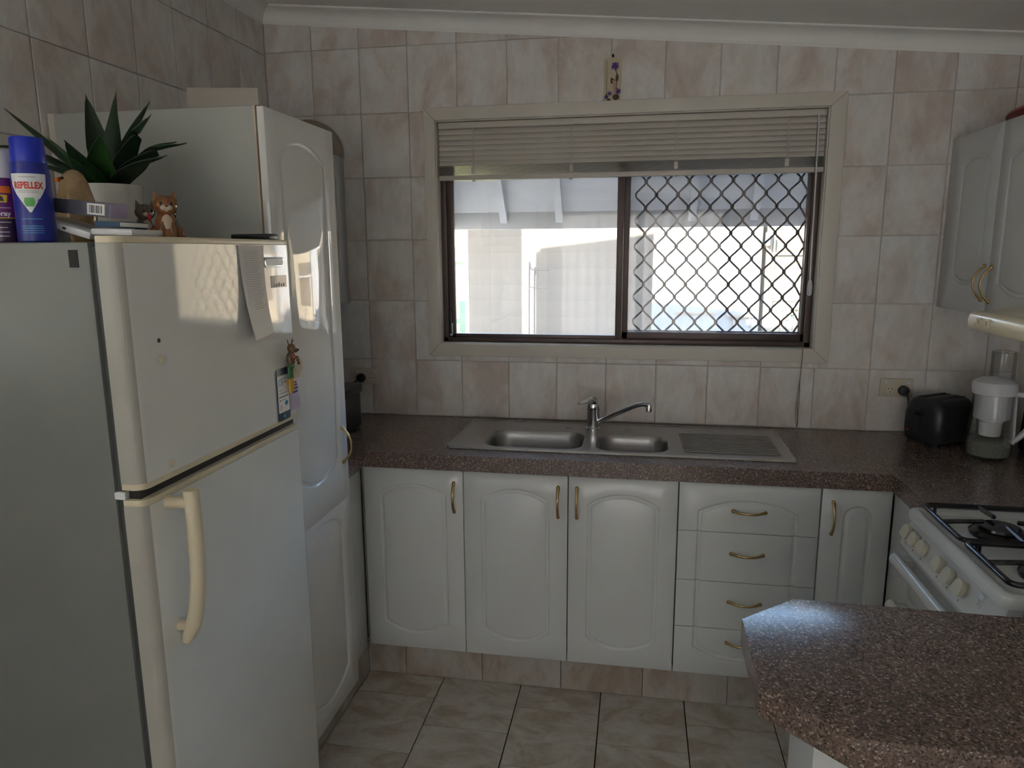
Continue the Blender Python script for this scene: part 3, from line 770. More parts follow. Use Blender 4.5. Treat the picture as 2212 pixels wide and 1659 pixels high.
# ------------------------------------------------------------------ worktops
BT, BB = 0.900, 0.844
wt = MB()
SX0, SX1, SY0, SY1 = 0.285, 1.455, -0.488, -0.085       # hole for the sink
wt.box(XL + 0.003, SX0, -0.594, -0.0085, BB, BT); wt.box(SX1, XR - 0.003, -0.594, -0.0085, BB, BT)
wt.box(SX0, SX1, -0.594, SY0, BB, BT); wt.box(SX0, SX1, SY1, -0.0085, BB, BT)
wt.box(XL + 0.003, -0.019, -0.786, -0.594, BB, BT)
wt.box(1.743, XR - 0.003, -0.866, -0.594, BB, BT)
top = tag(wt.build('worktop', 'granite_laminate'), 'brown speckled laminate worktop running under the window, with the sink set in', 'worktop')
pw = [(2.335, -1.425), (1.725, -1.425), (1.700, -1.510), (1.262, -1.500), (1.147, -1.601), (1.144, -1.822), (1.262, -1.935), (2.335, -1.945)]
ptop = tag(MB().prism(pw, BB + 0.004, BT, 'z').build('peninsula_worktop', 'granite_laminate', bevel=0.002), 'brown speckled laminate peninsula worktop with clipped corners in the right foreground', 'worktop')
pc = thing('peninsula_cabinet', 'white cabinet under the peninsula worktop', 'cabinet', (1.7, -1.7, 0.0))
MB().prism([(2.33, -1.50), (1.33, -1.53), (1.245, -1.62), (1.245, -1.79), (1.33, -1.87), (2.33, -1.88)], 0.12, BB + 0.003, 'z').build('carcass', 'vinyl_white', pc, bevel=0.002)
MB().prism([(2.33, -1.54), (1.38, -1.56), (1.30, -1.64), (1.30, -1.77), (1.38, -1.83), (2.33, -1.84)], 0.0, 0.119, 'z').build('plinth', 'floor_tile', pc)

# ------------------------------------------------------------------ sink and tap
sk = thing('sink', 'stainless steel double-bowl sink with a ribbed drainer on the right', 'sink', (0.87, -0.285, 0.90))
ZS = 0.9045
def ring(mb, rect, loop, z):
    x0, x1, y0, y1 = rect; cx = sum(q[0] for q in loop) / len(loop); cy = sum(q[1] for q in loop) / len(loop); n = len(loop)
    outer = []
    for q in loop:
        dx, dy = q[0] - cx, q[1] - cy; k = 1e9
        if dx > 1e-9: k = min(k, (x1 - cx) / dx)
        if dx < -1e-9: k = min(k, (x0 - cx) / dx)
        if dy > 1e-9: k = min(k, (y1 - cy) / dy)
        if dy < -1e-9: k = min(k, (y0 - cy) / dy)
        outer.append([cx + dx * k, cy + dy * k])
    for c_ in ((x0, y0), (x1, y0), (x1, y1), (x0, y1)):
        i = min(range(n), key=lambda i: (outer[i][0] - c_[0]) ** 2 + (outer[i][1] - c_[1]) ** 2); outer[i] = list(c_)
    mb.add([(a, b, z) for a, b in outer] + [(a, b, z) for a, b in loop], [(i, (i + 1) % n, n + (i + 1) % n, n + i) for i in range(n)])
kx0, kx1, ky0, ky1 = 0.262, 1.474, -0.503, -0.066
b1 = rrect(0.385, 0.747, -0.468, -0.222, 0.062, 7); b2 = rrect(0.795, 1.054, -0.468, -0.236, 0.062, 7)
sh = MB()
ring(sh, (0.335, 0.771, ky0 + 0.012, ky1 - 0.012), b1, ZS); ring(sh, (0.771, 1.082, ky0 + 0.012, ky1 - 0.012), b2, ZS)
sh.add([(kx0 + 0.012, ky0 + 0.012, ZS), (0.335, ky0 + 0.012, ZS), (0.335, ky1 - 0.012, ZS), (kx0 + 0.012, ky1 - 0.012, ZS)], [(0, 1, 2, 3)])
sh.add([(1.082, ky0 + 0.012, ZS), (kx1 - 0.012, ky0 + 0.012, ZS), (kx1 - 0.012, ky1 - 0.012, ZS), (1.082, ky1 - 0.012, ZS)], [(0, 1, 2, 3)])
lo = [rrect(kx0 + 0.012, kx1 - 0.012, ky0 + 0.012, ky1 - 0.012, 0.004, 4), rrect(kx0 + 0.008, kx1 - 0.008, ky0 + 0.008, ky1 - 0.008, 0.006, 4), rrect(kx0 + 0.003, kx1 - 0.003, ky0 + 0.003, ky1 - 0.003, 0.010, 4), rrect(kx0, kx1, ky0, ky1, 0.012, 4)]
zz = [ZS, ZS + 0.003, ZS + 0.003, 0.9005]; n = len(lo[0])
sh.add([(a, b, z) for l, z in zip(lo, zz) for a, b in l], [(k * n + i, k * n + (i + 1) % n, (k + 1) * n + (i + 1) % n, (k + 1) * n + i) for k in range(3) for i in range(n)])
sh.build('sink_top', 'stainless', sk, smooth=True, ang=30, recalc=False)
def bowl(x0, x1, y0, y1, depth):
    mb = MB(); ls = []
    for ins, dz, r in ((0, 0, 0.062), (0.003, -0.004, 0.061), (0.008, -0.02, 0.060), (0.014, depth + 0.04, 0.055), (0.022, depth + 0.014, 0.05), (0.045, depth, 0.045)):
        ls.append([(a, b, ZS + dz) for a, b in rrect(x0 + ins, x1 - ins, y0 + ins, y1 - ins, r, 7)])
    n = len(ls[0]); vs = [q for l in ls for q in l]
    fs = [(k * n + i, k * n + (i + 1) % n, (k + 1) * n + (i + 1) % n, (k + 1) * n + i) for k in range(len(ls) - 1) for i in range(n)]
    fs.append(tuple((len(ls) - 1) * n + i for i in range(n)))
    o = mb.add(vs, [tuple(reversed(f)) for f in fs]).build('bowl', 'stainless', sk, smooth=True, ang=60, recalc=False)
    MB().lathe([(0.045, 0.001), (0.043, 0.004), (0.034, 0.003), (0.03, -0.001), (0.0, -0.001)], ((x0 + x1) / 2, (y0 + y1) / 2, ZS + depth), 24).build('drain', 'chrome', o, smooth=True)
bowl(0.385, 0.747, -0.468, -0.222, -0.165); bowl(0.795, 1.054, -0.468, -0.236, -0.150)
for i in range(13):
    y = -0.440 + i * 0.0215
    MB().tube([(1.105 - 0.0005 * i, y, ZS + 0.0002), (1.112, y, ZS + 0.0014), (1.425, y, ZS + 0.0014), (1.432, y, ZS + 0.0002)], 0.0052, 8, flat=(1, 0.5)).build('drainer_rib', 'stainless', sk, smooth=True)
for x in (0.675, 0.905):
    MB().lathe([(0.016, 0), (0.016, 0.002), (0.012, 0.003), (0, 0.003)], (x, -0.150, ZS), 20).build('hole_cap', 'stainless', sk, smooth=True)
tp = thing('mixer_tap', 'chrome single-lever mixer tap behind the sink bowls', 'tap', (0.771, -0.160, ZS))
TX, TY = 0.771, -0.160
MB().lathe([(0.030, 0), (0.030, 0.006), (0.0255, 0.012), (0.0245, 0.075), (0.0265, 0.078), (0.0265, 0.098), (0.024, 0.106), (0.0, 0.110)], (TX, TY, ZS), 28).build('body', 'chrome', tp, smooth=True)
MB().tube(spline([(TX + 0.01, TY - 0.002, ZS + 0.028), (TX + 0.07, TY - 0.045, ZS + 0.066), (TX + 0.15, TY - 0.10, ZS + 0.116), (TX + 0.185, TY - 0.122, ZS + 0.132), (TX + 0.212, TY - 0.138, ZS + 0.134)], 7), 0.0092, 12).build('spout', 'chrome', tp, smooth=True)
MB().lathe([(0.010, 0), (0.0115, 0.002), (0.0115, 0.020), (0.009, 0.030)], (TX + 0.212, TY - 0.138, ZS + 0.108), 16).build('aerator', 'chrome', tp, smooth=True)
MB().tube(spline([(TX + 0.014, TY, ZS + 0.112), (TX - 0.005, TY - 0.002, ZS + 0.124), (TX - 0.03, TY - 0.008, ZS + 0.114), (TX - 0.062, TY - 0.016, ZS + 0.103)], 6), [0.022] * 4 + [0.023] * 3 + [0.021] * 3 + [0.018] * 3 + [0.015] * 4 + [0.011, 0.008], 12, flat=(1, 0.5)).build('lever', 'chrome', tp, smooth=True)

# ------------------------------------------------------------------ refrigerator
fg = thing('refrigerator', 'white two-door refrigerator with freezer on top, in the left foreground', 'refrigerator', (-0.25, -1.566, 0.0))
YN, YFAR = -1.868, -1.266
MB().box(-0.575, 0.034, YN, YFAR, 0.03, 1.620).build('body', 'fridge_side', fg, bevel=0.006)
MB().box(0.030, 0.049, YN + 0.007, YFAR - 0.007, 0.06, 1.612).build('gasket', 'gasket', fg)
MB().box(0.028, 0.052, YN + 0.001, YN + 0.02, 1.172, 1.186).build('hinge', 'plastic_white', fg, bevel=0.002)
def door_section(x0, x1, ins=0.0, r=0.022):
    ya, yb = YN + ins, YFAR - ins; pts = [(x0, yb), (x0, ya)]
    x1 -= ins
    for k in range(7):
        a = PI / 2 * k / 6; pts.append((x1 - r + r * math.sin(a), ya + r - r * math.cos(a)))
    for k in range(7):
        a = PI / 2 * k / 6; pts.append((x1 - r + r * math.cos(a), yb - r + r * math.sin(a)))
    return pts
def fridge_door(name, z0, z1):
    o = MB().prism(door_section(0.048, 0.090), z0 + 0.012, z1 - 0.012, 'z').build(name, 'fridge_white', fg, smooth=True, ang=30)
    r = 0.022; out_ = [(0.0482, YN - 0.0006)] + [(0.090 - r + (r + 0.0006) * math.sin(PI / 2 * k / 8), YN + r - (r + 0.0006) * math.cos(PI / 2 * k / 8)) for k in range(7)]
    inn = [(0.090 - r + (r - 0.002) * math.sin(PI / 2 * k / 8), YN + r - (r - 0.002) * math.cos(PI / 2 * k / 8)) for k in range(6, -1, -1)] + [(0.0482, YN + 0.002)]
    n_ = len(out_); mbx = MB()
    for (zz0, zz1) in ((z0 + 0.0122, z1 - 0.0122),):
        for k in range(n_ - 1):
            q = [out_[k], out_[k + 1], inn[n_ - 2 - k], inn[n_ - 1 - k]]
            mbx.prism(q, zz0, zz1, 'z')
    mbx.build('side_shade_strip', 'door_side_shade', o, smooth=True, ang=40, merge=True)  # thin dark skin, paints the shade on the door's side and corner
    for a, b in ((z0, z0 + 0.012), (z1 - 0.012, z1)):
        MB().prism(door_section(0.047, 0.0895, 0.0006), a, b, 'z').build('end_trim', 'aged_plastic', o, bevel=0.002)
    return o
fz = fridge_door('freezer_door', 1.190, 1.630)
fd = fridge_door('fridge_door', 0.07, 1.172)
MB().box(0.040, 0.074, YN + 0.012, YFAR - 0.012, 1.172, 1.190).build('finger_recess', 'gap_dark', fg)
hp = spline([(0.138, -1.806, 1.176), (0.140, -1.806, 1.10), (0.136, -1.806, 1.00), (0.122, -1.806, 0.92), (0.100, -1.806, 0.872)], 8)
hn = len(hp)
hm = MB().tube(hp, [0.0155] * (hn - 6) + [0.0150, 0.0145, 0.0135, 0.0125, 0.0115, 0.010], 14, flat=(0.95, 0.8), up=(0, 1, 0))
hm.tube([(0.086, -1.806, 1.150), (0.100, -1.806, 1.150), (0.138, -1.806, 1.150)], [0.0135, 0.011, 0.011], 12)
hm.tube([(0.088, -1.806, 0.905), (0.112, -1.806, 0.905)], [0.012, 0.010], 10)
hm.build('handle', 'aged_plastic', fd, smooth=True, ang=50)
bd = MB(); bp = [(y, z) for y, z in rrect(-1.402, -1.308, 1.567, 1.590, 0.0114, 8)]
bd.prism(bp, 0.0895, 0.0925, 'x').build('badge', 'chrome', fz, bevel=0.001)
MB().prism(rrect(-1.396, -1.314, 1.5705, 1.5865, 0.0078, 8), 0.0925, 0.0930, 'x').build('badge_face', 'label_white', fz)
for yy, zz_ in ((-1.789, 1.412), (-1.785, 1.2185)):
    MB().lathe([(0.007, 0), (0.0075, 0.002), (0.005, 0.0045), (0, 0.005)], (0.0895, yy, zz_), 12, axis='x').build('hole_plug', 'aged_plastic', fz, smooth=True)
MB().lathe([(0.004, 0), (0.004, 0.0012), (0, 0.0012)], (0.0897, -1.789, 1.447), 10, axis='x').build('screw_hole', 'gap_dark', fz)
MB().box(-0.004, 0.014, YN - 0.0008, YN + 0.001, 1.578, 1.607).build('side_sticker', 'gap_dark', fg, bevel=0.0004)

def on_door(vs, y, z, x=0.0915, sx=1, rot=0):      # text plane facing +x; text-right is +y
    c_, s_ = math.cos(rot), math.sin(rot)
    return [(x, y + (a * c_ - b * s_), z + (a * s_ + b * c_)) for a, b in vs]
def text_on(txt, size, y, z, x, mat, par, name='lettering', width=None, rot=0, bold=0.0):
    vs, fs = text_mesh(txt, size, width, bold); MB().add(on_door(vs, y, z, x, rot=rot), fs).build(name, mat, par, recalc=False)

# paper notice hanging on the freezer door
pn_ = thing('notice_sheet', 'long printed paper notice hanging on the freezer door', 'paper', (0.092, -1.45, 1.40))
pm = MB(); vs = []; fs = []
for i in range(13):
    t_ = i / 12; z = lerp(1.6165, 1.412, t_); cur = 0.0925 + 0.022 * t_ ** 2.2
    for k in range(5):
        s_ = k / 4; y = lerp(lerp(-1.508, -1.500, t_), lerp(-1.402, -1.398, t_), s_)
        vs.append((cur + 0.004 * t_ * math.sin(s_ * PI) - 0.012 * t_ * s_, y, z + 0.008 * s_ * t_))
for i in range(12):
    for k in range(4): a = i * 5 + k; fs.append((a, a + 5, a + 6, a + 1))
nv = len(vs); vs += [(a - 0.0004, b, c_) for a, b, c_ in vs]; fs += [tuple(nv + q for q in reversed(f)) for f in fs]
pm.add(vs, fs).build('sheet', 'paper', pn_, smooth=True, recalc=False)
for i in range(26):
    t_ = 0.06 + 0.66 * i / 26; z = lerp(1.6165, 1.412, t_) + 0.004 * t_; x = 0.0925 + 0.022 * t_ ** 2.2 + 0.004 * t_ - 0.006 * t_ + 0.0012
    MB().add([(x, -1.495 + 0.008 * t_, z), (x - 0.0015 * t_, -1.495 + random.uniform(0.055, 0.083), z + 0.004 * t_), (x - 0.0015 * t_, -1.44 + random.uniform(0, 0.02), z + 0.004 * t_ - 0.0022), (x, -1.495 + 0.008 * t_, z - 0.0022)], [(0, 1, 2, 3)]).build('print_line', 'print_pale', pn_, recalc=False)
st = thing('sticker', 'small clear sticker with faint print under the freezer badge', 'sticker', (0.0905, -1.337, 1.518))
MB().box(0.0903, 0.0907, -1.374, -1.299, 1.519, 1.547).build('sticker_sheet', 'fridge_white', st)
for k in range(5): MB().box(0.0907, 0.0909, -1.362 + 0.011 * k, -1.355 + 0.011 * k, 1.521, 1.527 + 0.002 * (k % 3)).build('print_mark', 'print_grey', st)
# phone-shaped magnet card
pcx = thing('magnet_card', 'phone-shaped magnet card printed with a blue 13, on the freezer door', 'magnet', (0.092, -1.357, 1.20))
cp = [(y, z) for y, z in rrect(-1.383, -1.322, 1.199, 1.326, 0.008, 5)]
MB().prism(cp, 0.0905, 0.0920, 'x').build('card', 'card_navy', pcx, bevel=0.0004)
MB().box(0.0920, 0.0922, -1.379, -1.326, 1.219, 1.309).build('screen_print', 'paper', pcx)
MB().lathe([(0.0045, 0), (0.0045, 0.0003), (0, 0.0003)], (0.0920, -1.3525, 1.2085), 12, axis='x').build('button_print', 'print_blue', pcx)
text_on('13', 0.024, -1.366, 1.292, 0.0924, 'print_blue', pcx, bold=0.0006)
for k, (a, b, z, m_) in enumerate([(-1.352, -1.332, 1.300, 'print_blue'), (-1.352, -1.334, 1.292, 'print_red'), (-1.374, -1.360, 1.274, 'print_grey'), (-1.374, -1.334, 1.266, 'print_grey'), (-1.376, -1.330, 1.257, 'print_dark'), (-1.374, -1.366, 1.249, 'print_dark'), (-1.362, -1.345, 1.249, 'print_grey'), (-1.374, -1.364, 1.236, 'print_grey'), (-1.374, -1.360, 1.231, 'print_grey'), (-1.374, -1.363, 1.226, 'print_grey')]):
    MB().box(0.0922, 0.0924, a, b, z - 0.0012, z + 0.0012).build('print_line', m_, pcx)
MB().box(0.0922, 0.0925, -1.344, -1.337, 1.233, 1.246).box(0.0922, 0.0925, -1.349, -1.332, 1.237, 1.2425).build('cross_mark', 'print_blue', pcx)
pc2 = thing('magnet_card', 'pale lilac magnet card with dark lettering at the freezer door edge', 'magnet', (0.092, -1.288, 1.21))
MB().box(0.0905, 0.0918, -1.314, -1.268, 1.213, 1.292).build('card', 'box_lilac', pc2, bevel=0.0003)
for z, a, b in ((1.281, -1.300, -1.283), (1.274, -1.303, -1.280), (1.266, -1.307, -1.276), (1.257, -1.304, -1.279)):
    MB().box(0.0918, 0.0920, a, b, z - 0.0025, z + 0.0025).build('print_word', 'print_dark', pc2)
for z in (1.244, 1.239, 1.234, 1.229, 1.224):
    MB().box(0.0918, 0.0920, -1.310, -1.273, z - 0.0007, z + 0.0007).build('print_line', 'print_grey', pc2)
# deer figure magnet with dangling legs
de = thing('deer_magnet', 'brown deer figure magnet with dangling green and yellow legs', 'magnet', (0.095, -1.326, 1.26))
m_ = MB().ell((0.103, -1.327, 1.345), (0.010, 0.012, 0.019)); m_.build('body', 'resin_brown', de, smooth=True)
MB().ell((0.106, -1.325, 1.371), (0.011, 0.009, 0.012)).ell((0.114, -1.321, 1.366), (0.006, 0.006, 0.006)).build('head', 'resin_brown', de, smooth=True)
MB().ell((0.119, -1.319, 1.367), 0.003).build('nose', 'eye_dark', de, smooth=True)
for s_ in (-1, 1):
    a_ = MB(); y_ = -1.327 + 0.007 * s_
    a_.tube([(0.104, y_, 1.380), (0.104, y_ + 0.003 * s_, 1.387), (0.104, y_ + 0.006 * s_, 1.395)], [0.0016, 0.0016, 0.0008], 6)
    a_.tube([(0.104, y_ + 0.002 * s_, 1.386), (0.107, y_ + 0.007 * s_, 1.389)], [0.0013, 0.0007], 6)
    a_.build('antler', 'resin_brown', de, smooth=True)
MB().ell((0.108, -1.322, 1.350), (0.006, 0.006, 0.010)).build('vest', 'glaze_red', de, smooth=True)
MB().ell((0.103, -1.327, 1.329), (0.0095, 0.011, 0.007)).build('trousers', 'resin_green', de, smooth=True)
for k, y_ in enumerate((-1.335, -1.327, -1.319)):
    lg = MB().tube([(0.100, y_, 1.326), (0.100, y_ + 0.001, 1.297)], 0.0032, 8).build('leg', 'resin_green', de, smooth=True)
    MB().tube([(0.100, y_ + 0.001, 1.297), (0.100, y_ + 0.002, 1.262 + 0.003 * k)], 0.0034, 8).build('boot', 'resin_yellow', lg, smooth=True)
for k in range(3): MB().ell((0.112, -1.312 + 0.004 * k, 1.348 - 0.008 * k), 0.004).build('garland_bead', 'resin_brown', de, smooth=True)
rm = thing('round_magnet', 'round pale wooden magnet disc beside the deer magnet', 'magnet', (0.095, -1.287, 1.29))
MB().lathe([(0.027, 0), (0.0285, 0.003), (0.0285, 0.009), (0.027, 0.011), (0.0, 0.011)], (0.0905, -1.2905, 1.3195), 32, axis='x').build('disc', 'wood_disc', rm, smooth=True)
MB().lathe([(0.018, 0.0), (0.0185, 0.0008), (0.0175, 0.0008)], (0.1015, -1.2905, 1.3195), 28, axis='x').build('engraved_ring', 'print_tan', rm, smooth=True)

# ------------------------------------------------------------------ things on top of the refrigerator
ZT = 1.6205
def spray_can(name, label, x, y, r, prof_body, prof_cap, mb_, mc_):
    t_ = thing(name, label, 'spray can', (x, y, ZT))
    b_o = MB().lathe(prof_body, (x, y, ZT), 32).build('can_body', mb_, t_, smooth=True)
    MB().lathe(prof_cap, (x, y, ZT), 32).build('cap', mc_, t_, smooth=True)
    return t_
def wrap(vs, x, y, z, r, a0):       # bend a flat drawing round a can; a0 faces the viewer
    return [(x + r * math.sin(a0 + a / r), y - r * math.cos(a0 + a / r), z + b) for a, b in vs]
bx_, by_ = -0.135, -1.785
BR = 0.0305
can = spray_can('spray_can', 'blue insect spray can with a blue cap and white label', bx_, by_, BR,
    [(0.028, 0), (BR, 0.003), (BR, 0.118), (0.0290, 0.128), (0.0285, 0.138)], [(0.0265, 0.138), (0.0272, 0.141), (0.0262, 0.178), (0.024, 0.181), (0, 0.1815)], 'can_blue', 'cap_blue')
A0 = math.radians(32)
def wrap_poly(poly_rows, z0, r, mat, par, name):
    vs = []; fs = []; n = 13
    for (z, hw, off) in poly_rows:
        for k in range(n): vs.append((-hw + 2 * hw * k / (n - 1) + off, z))
    for i in range(len(poly_rows) - 1):
        for k in range(n - 1): a = i * n + k; fs.append((a, a + 1, a + n + 1, a + n))
    rr = r
    MB().add(wrap(vs, bx_ if par is can else px_, by_ if par is can else py_, ZT + z0, rr, A0), fs).build(name, mat, par, smooth=True, recalc=False)
wrap_poly([(0.052, 0.0015, 0), (0.066, 0.010, 0), (0.082, 0.0205, 0), (0.096, 0.0285, 0), (0.117, 0.0305, 0), (0.1180, 0.0300, 0)], 0, BR + 0.0004, 'label_white', can, 'label')
vs, fs = text_mesh('REPELLEX', 0.0155, 0.047, 0.0006)
MB().add(wrap(vs, bx_, by_, ZT + 0.0975, BR + 0.0008, A0), fs).build('lettering', 'print_red', can, recalc=False)
wrap_poly([(0.062, 0.006, 0), (0.070, 0.0085, 0), (0.077, 0.0070, 0)], 0, BR + 0.0008, 'print_green', can, 'leaf_print')
wrap_poly([(0.1115, 0.014, 0), (0.1128, 0.014, 0)], 0, BR + 0.0008, 'print_grey', can, 'print_line')
for z in (0.088, 0.0855): wrap_poly([(z, 0.016, 0), (z + 0.001, 0.016, 0)], 0, BR + 0.0008, 'print_grey', can, 'print_line')
for z in (0.040, 0.028, 0.024, 0.020, 0.016): wrap_poly([(z, 0.017, 0), (z + 0.0012, 0.017, 0)], 0, BR + 0.0005, 'print_blue', can, 'print_line')
px_, py_ = -0.196, -1.790
can2 = spray_can('spray_can', 'purple spray can with a white cap at the picture edge', px_, py_, 0.0285,
    [(0.026, 0), (0.0285, 0.003), (0.0285, 0.108), (0.0275, 0.112)], [(0.0270, 0.1125), (0.0275, 0.115), (0.0272, 0.158), (0.025, 0.161), (0, 0.1615)], 'can_purple', 'plastic_white')
MB().lathe([(0.0287, 0.002), (0.0288, 0.003), (0.0288, 0.042), (0.0287, 0.043)], (px_, py_, ZT), 32).build('lower_band', 'can_dark_purple', can2, smooth=True)
MB().lathe([(0.0289, 0.0425), (0.0290, 0.043), (0.0289, 0.0440)], (px_, py_, ZT), 32).build('gold_line', 'print_yellow', can2, smooth=True)
wrap_poly([(0.086, 0.022, 0), (0.098, 0.022, 0)], 0, 0.0290, 'print_orange', can2, 'orange_band')
wrap_poly([(0.070, 0.008, 0.006), (0.083, 0.010, 0.006)], 0, 0.0290, 'print_yellow', can2, 'yellow_panel')
wrap_poly([(0.072, 0.0035, 0.007), (0.081, 0.0030, 0.005)], 0, 0.0294, 'print_dark', can2, 'insect_print')
vs, fs = text_mesh('Spray', 0.012, None, 0.0003)
MB().add(wrap(vs, px_, py_, ZT + 0.0505, 0.0291, A0 + 0.15), fs).build('lettering', 'print_white', can2, recalc=False)
for z, h_ in ((0.0600, 0.016), (0.035, 0.014), (0.026, 0.008), (0.018, 0.010), (0.011, 0.009)): wrap_poly([(z, h_, 0.003), (z + 0.0014, h_, 0.003)], 0, 0.0292, 'box_lilac', can2, 'print_line')

# potted succulent
PCX, PCY = -0.262, -1.43
pt = thing('potted_succulent', 'dark green artificial succulent in a white round pot', 'plant', (PCX, PCY, ZT))
MB().lathe([(0.050, 0), (0.058, 0.003), (0.070, 0.128), (0.071, 0.132), (0.067, 0.132), (0.064, 0.118)], (PCX, PCY, ZT), 36).build('pot', 'ceramic_white', pt, smooth=True)
MB().lathe([(0.064, 0.0), (0.03, 0.004), (0, 0.005)], (PCX, PCY, ZT + 0.116), 24).build('soil', 'soil', pt, smooth=True)
HUB = Vector((PCX, PCY, ZT + 0.122))
def leaf(tip, mid, width, mat='leaf', base=None):
    base = Vector(base) if base else HUB
    path = spline([base, Vector(mid), Vector(tip)], 8); n = len(path); vs = []; fs = []
    ax = (Vector(tip) - base).normalized()
    for i, q in enumerate(path):
        t_ = i / (n - 1)
        tan = (path[min(i + 1, n - 1)] - path[max(i - 1, 0)]).normalized()
        side = tan.cross(Vector((0, 0, 1)))
        side = side.normalized() if side.length > 0.12 else Vector((1, 0.25, 0)).normalized()
        if side.x < 0: side = -side
        nor = side.cross(tan).normalized()
        wd = width * (0.62 + 0.38 * min(1, t_ / 0.35)) if t_ < 0.35 else width * max(0.0, (1 - (t_ - 0.35) / 0.65)) ** 0.85
        if t_ > 0.92: wd *= 0.6
        for a, h in ((-1, 0.28), (-0.5, 0.05), (0, -0.06), (0.5, 0.05), (1, 0.28)):
            vs.append(q + side * (a * wd) + nor * (h * wd))
    th = [v_ - Vector((0, 0, 0.0022)) for v_ in vs]; m0 = len(vs); vs += th
    for i in range(n - 1):
        for k in range(4):
            a = i * 5 + k; fs.append((a, a + 1, a + 6, a + 5)); fs.append((m0 + a, m0 + a + 5, m0 + a + 6, m0 + a + 1))
        fs.append((i * 5, i * 5 + 5, m0 + i * 5 + 5, m0 + i * 5)); fs.append((i * 5 + 4, m0 + i * 5 + 4, m0 + i * 5 + 9, i * 5 + 9))
    MB().add(vs, fs).build('leaf', mat, pt, smooth=True, ang=80)
Y = PCY
for tip, mid, wd, mt in [
    ((-0.492, Y - 0.02, 1.926), (-0.385, Y - 0.01, 1.845), 0.026, 'leaf'),
    ((-0.322, Y + 0.03, 1.960), (-0.300, Y + 0.02, 1.862), 0.030, 'leaf'),
    ((-0.266, Y + 0.06, 1.970), (-0.268, Y + 0.04, 1.868), 0.026, 'leaf'),
    ((-0.160, Y + 0.03, 1.938), (-0.214, Y + 0.02, 1.850), 0.028, 'leaf'),
    ((-0.124, Y - 0.02, 1.900), (-0.186, Y - 0.02, 1.836), 0.028, 'leaf'),
    ((-0.038, Y - 0.03, 1.836), (-0.150, Y - 0.03, 1.812), 0.032, 'leaf'),
    ((-0.060, Y - 0.07, 1.806), (-0.150, Y - 0.06, 1.790), 0.026, 'leaf'),
    ((-0.540, Y - 0.03, 1.846), (-0.395, Y - 0.03, 1.822), 0.030, 'leaf'),
    ((-0.450, Y - 0.06, 1.790), (-0.355, Y - 0.06, 1.792), 0.028, 'leaf'),
    ((-0.330, Y - 0.09, 1.850), (-0.295, Y - 0.06, 1.806), 0.030, 'leaf_bright'),
    ((-0.200, Y - 0.09, 1.850), (-0.232, Y - 0.06, 1.806), 0.030, 'leaf_bright'),
    ((-0.270, Y - 0.11, 1.838), (-0.265, Y - 0.07, 1.802), 0.032, 'leaf'),
    ((-0.270, Y + 0.12, 1.890), (-0.266, Y + 0.07, 1.840), 0.028, 'leaf'),
    ((-0.150, Y + 0.10, 1.860), (-0.205, Y + 0.06, 1.830), 0.028, 'leaf'),
    ((-0.390, Y + 0.10, 1.870), (-0.330, Y + 0.06, 1.830), 0.028, 'leaf')]:
    leaf(tip, mid, wd, mt)

# cardboard box, book and two white gadgets in a pile
g1 = thing('white_gadget', 'flat white plastic gadget propped at a slant, leftmost under the cardboard box', 'gadget', (-0.10, -1.70, ZT))
Mg = Matrix.Translation((-0.112, -1.715, ZT + 0.0285)) @ Matrix.Rotation(math.radians(16), 4, 'Y')
mb = MB(); mb.M = Mg; mb.box(-0.058, 0.062, -0.042, 0.040, -0.0065, 0.0065).build('case', 'plastic_white', g1, bevel=0.003)
mb = MB(); mb.M = Mg; mb.box(0.005, 0.012, -0.0428, -0.041, -0.002, 0.002).build('port', 'gap_dark', g1)
mb = MB(); mb.M = Mg; mb.ell((-0.012, -0.0425, 0.001), 0.0018).build('status_light', 'print_white', g1, smooth=True)
MB().box(-0.168, -0.150, -1.745, -1.69, ZT + 0.0003, ZT + 0.0330).build('stand_leg', 'plastic_white', g1, bevel=0.001)
g2 = thing('white_gadget', 'flat white plastic tablet lying level at the front edge, beside the ginger cat', 'gadget', (0.0, -1.70, ZT))
mb = MB(); mb.M = Matrix.Translation((-0.010, -1.700, ZT + 0.0185)) @ Matrix.Rotation(math.radians(2), 4, 'Y')
mb.box(-0.042, 0.042, -0.055, 0.035, -0.006, 0.006).build('case', 'plastic_white', g2, bevel=0.004)
MB().box(-0.040, 0.020, -1.735, -1.68, ZT + 0.0002, ZT + 0.0118).build('foot', 'gap_dark', g2)
bk = thing('book', 'thin dark blue book lying under the cardboard box', 'book', (-0.02, -1.70, ZT + 0.026))
mb = MB(); mb.M = Matrix.Translation((-0.018, -1.700, ZT + 0.0325)) @ Matrix.Rotation(math.radians(2), 4, 'Y')
mb.box(-0.030, 0.022, -0.048, 0.030, -0.0055, 0.0055).build('cover', 'book_blue', bk, bevel=0.001)
mb.v = []; mb.f = []
mb.box(-0.028, 0.0223, -0.0475, 0.0305, -0.0038, 0.0038).build('pages', 'paper', bk)
cbx = thing('cardboard_box', 'grey printed box with a barcode label and lilac end', 'box', (-0.09, -1.70, ZT + 0.04))
Mx = Matrix.Translation((-0.083, -1.712, ZT + 0.0635)) @ Matrix.Rotation(math.radians(6.0), 4, 'Y')
mb = MB(); mb.M = Mx; mb.box(-0.078, 0.060, -0.024, 0.024, -0.0128, 0.0128).build('carton', 'box_grey', cbx, bevel=0.0008)
mb = MB(); mb.M = Mx; mb.box(0.0602, 0.0608, -0.0238, 0.0238, -0.0126, 0.0126).build('end_print', 'box_lilac', cbx)
mb = MB(); mb.M = Mx; mb.box(0.014, 0.050, -0.0246, -0.0242, -0.010, 0.010).build('barcode_label', 'paper', cbx)
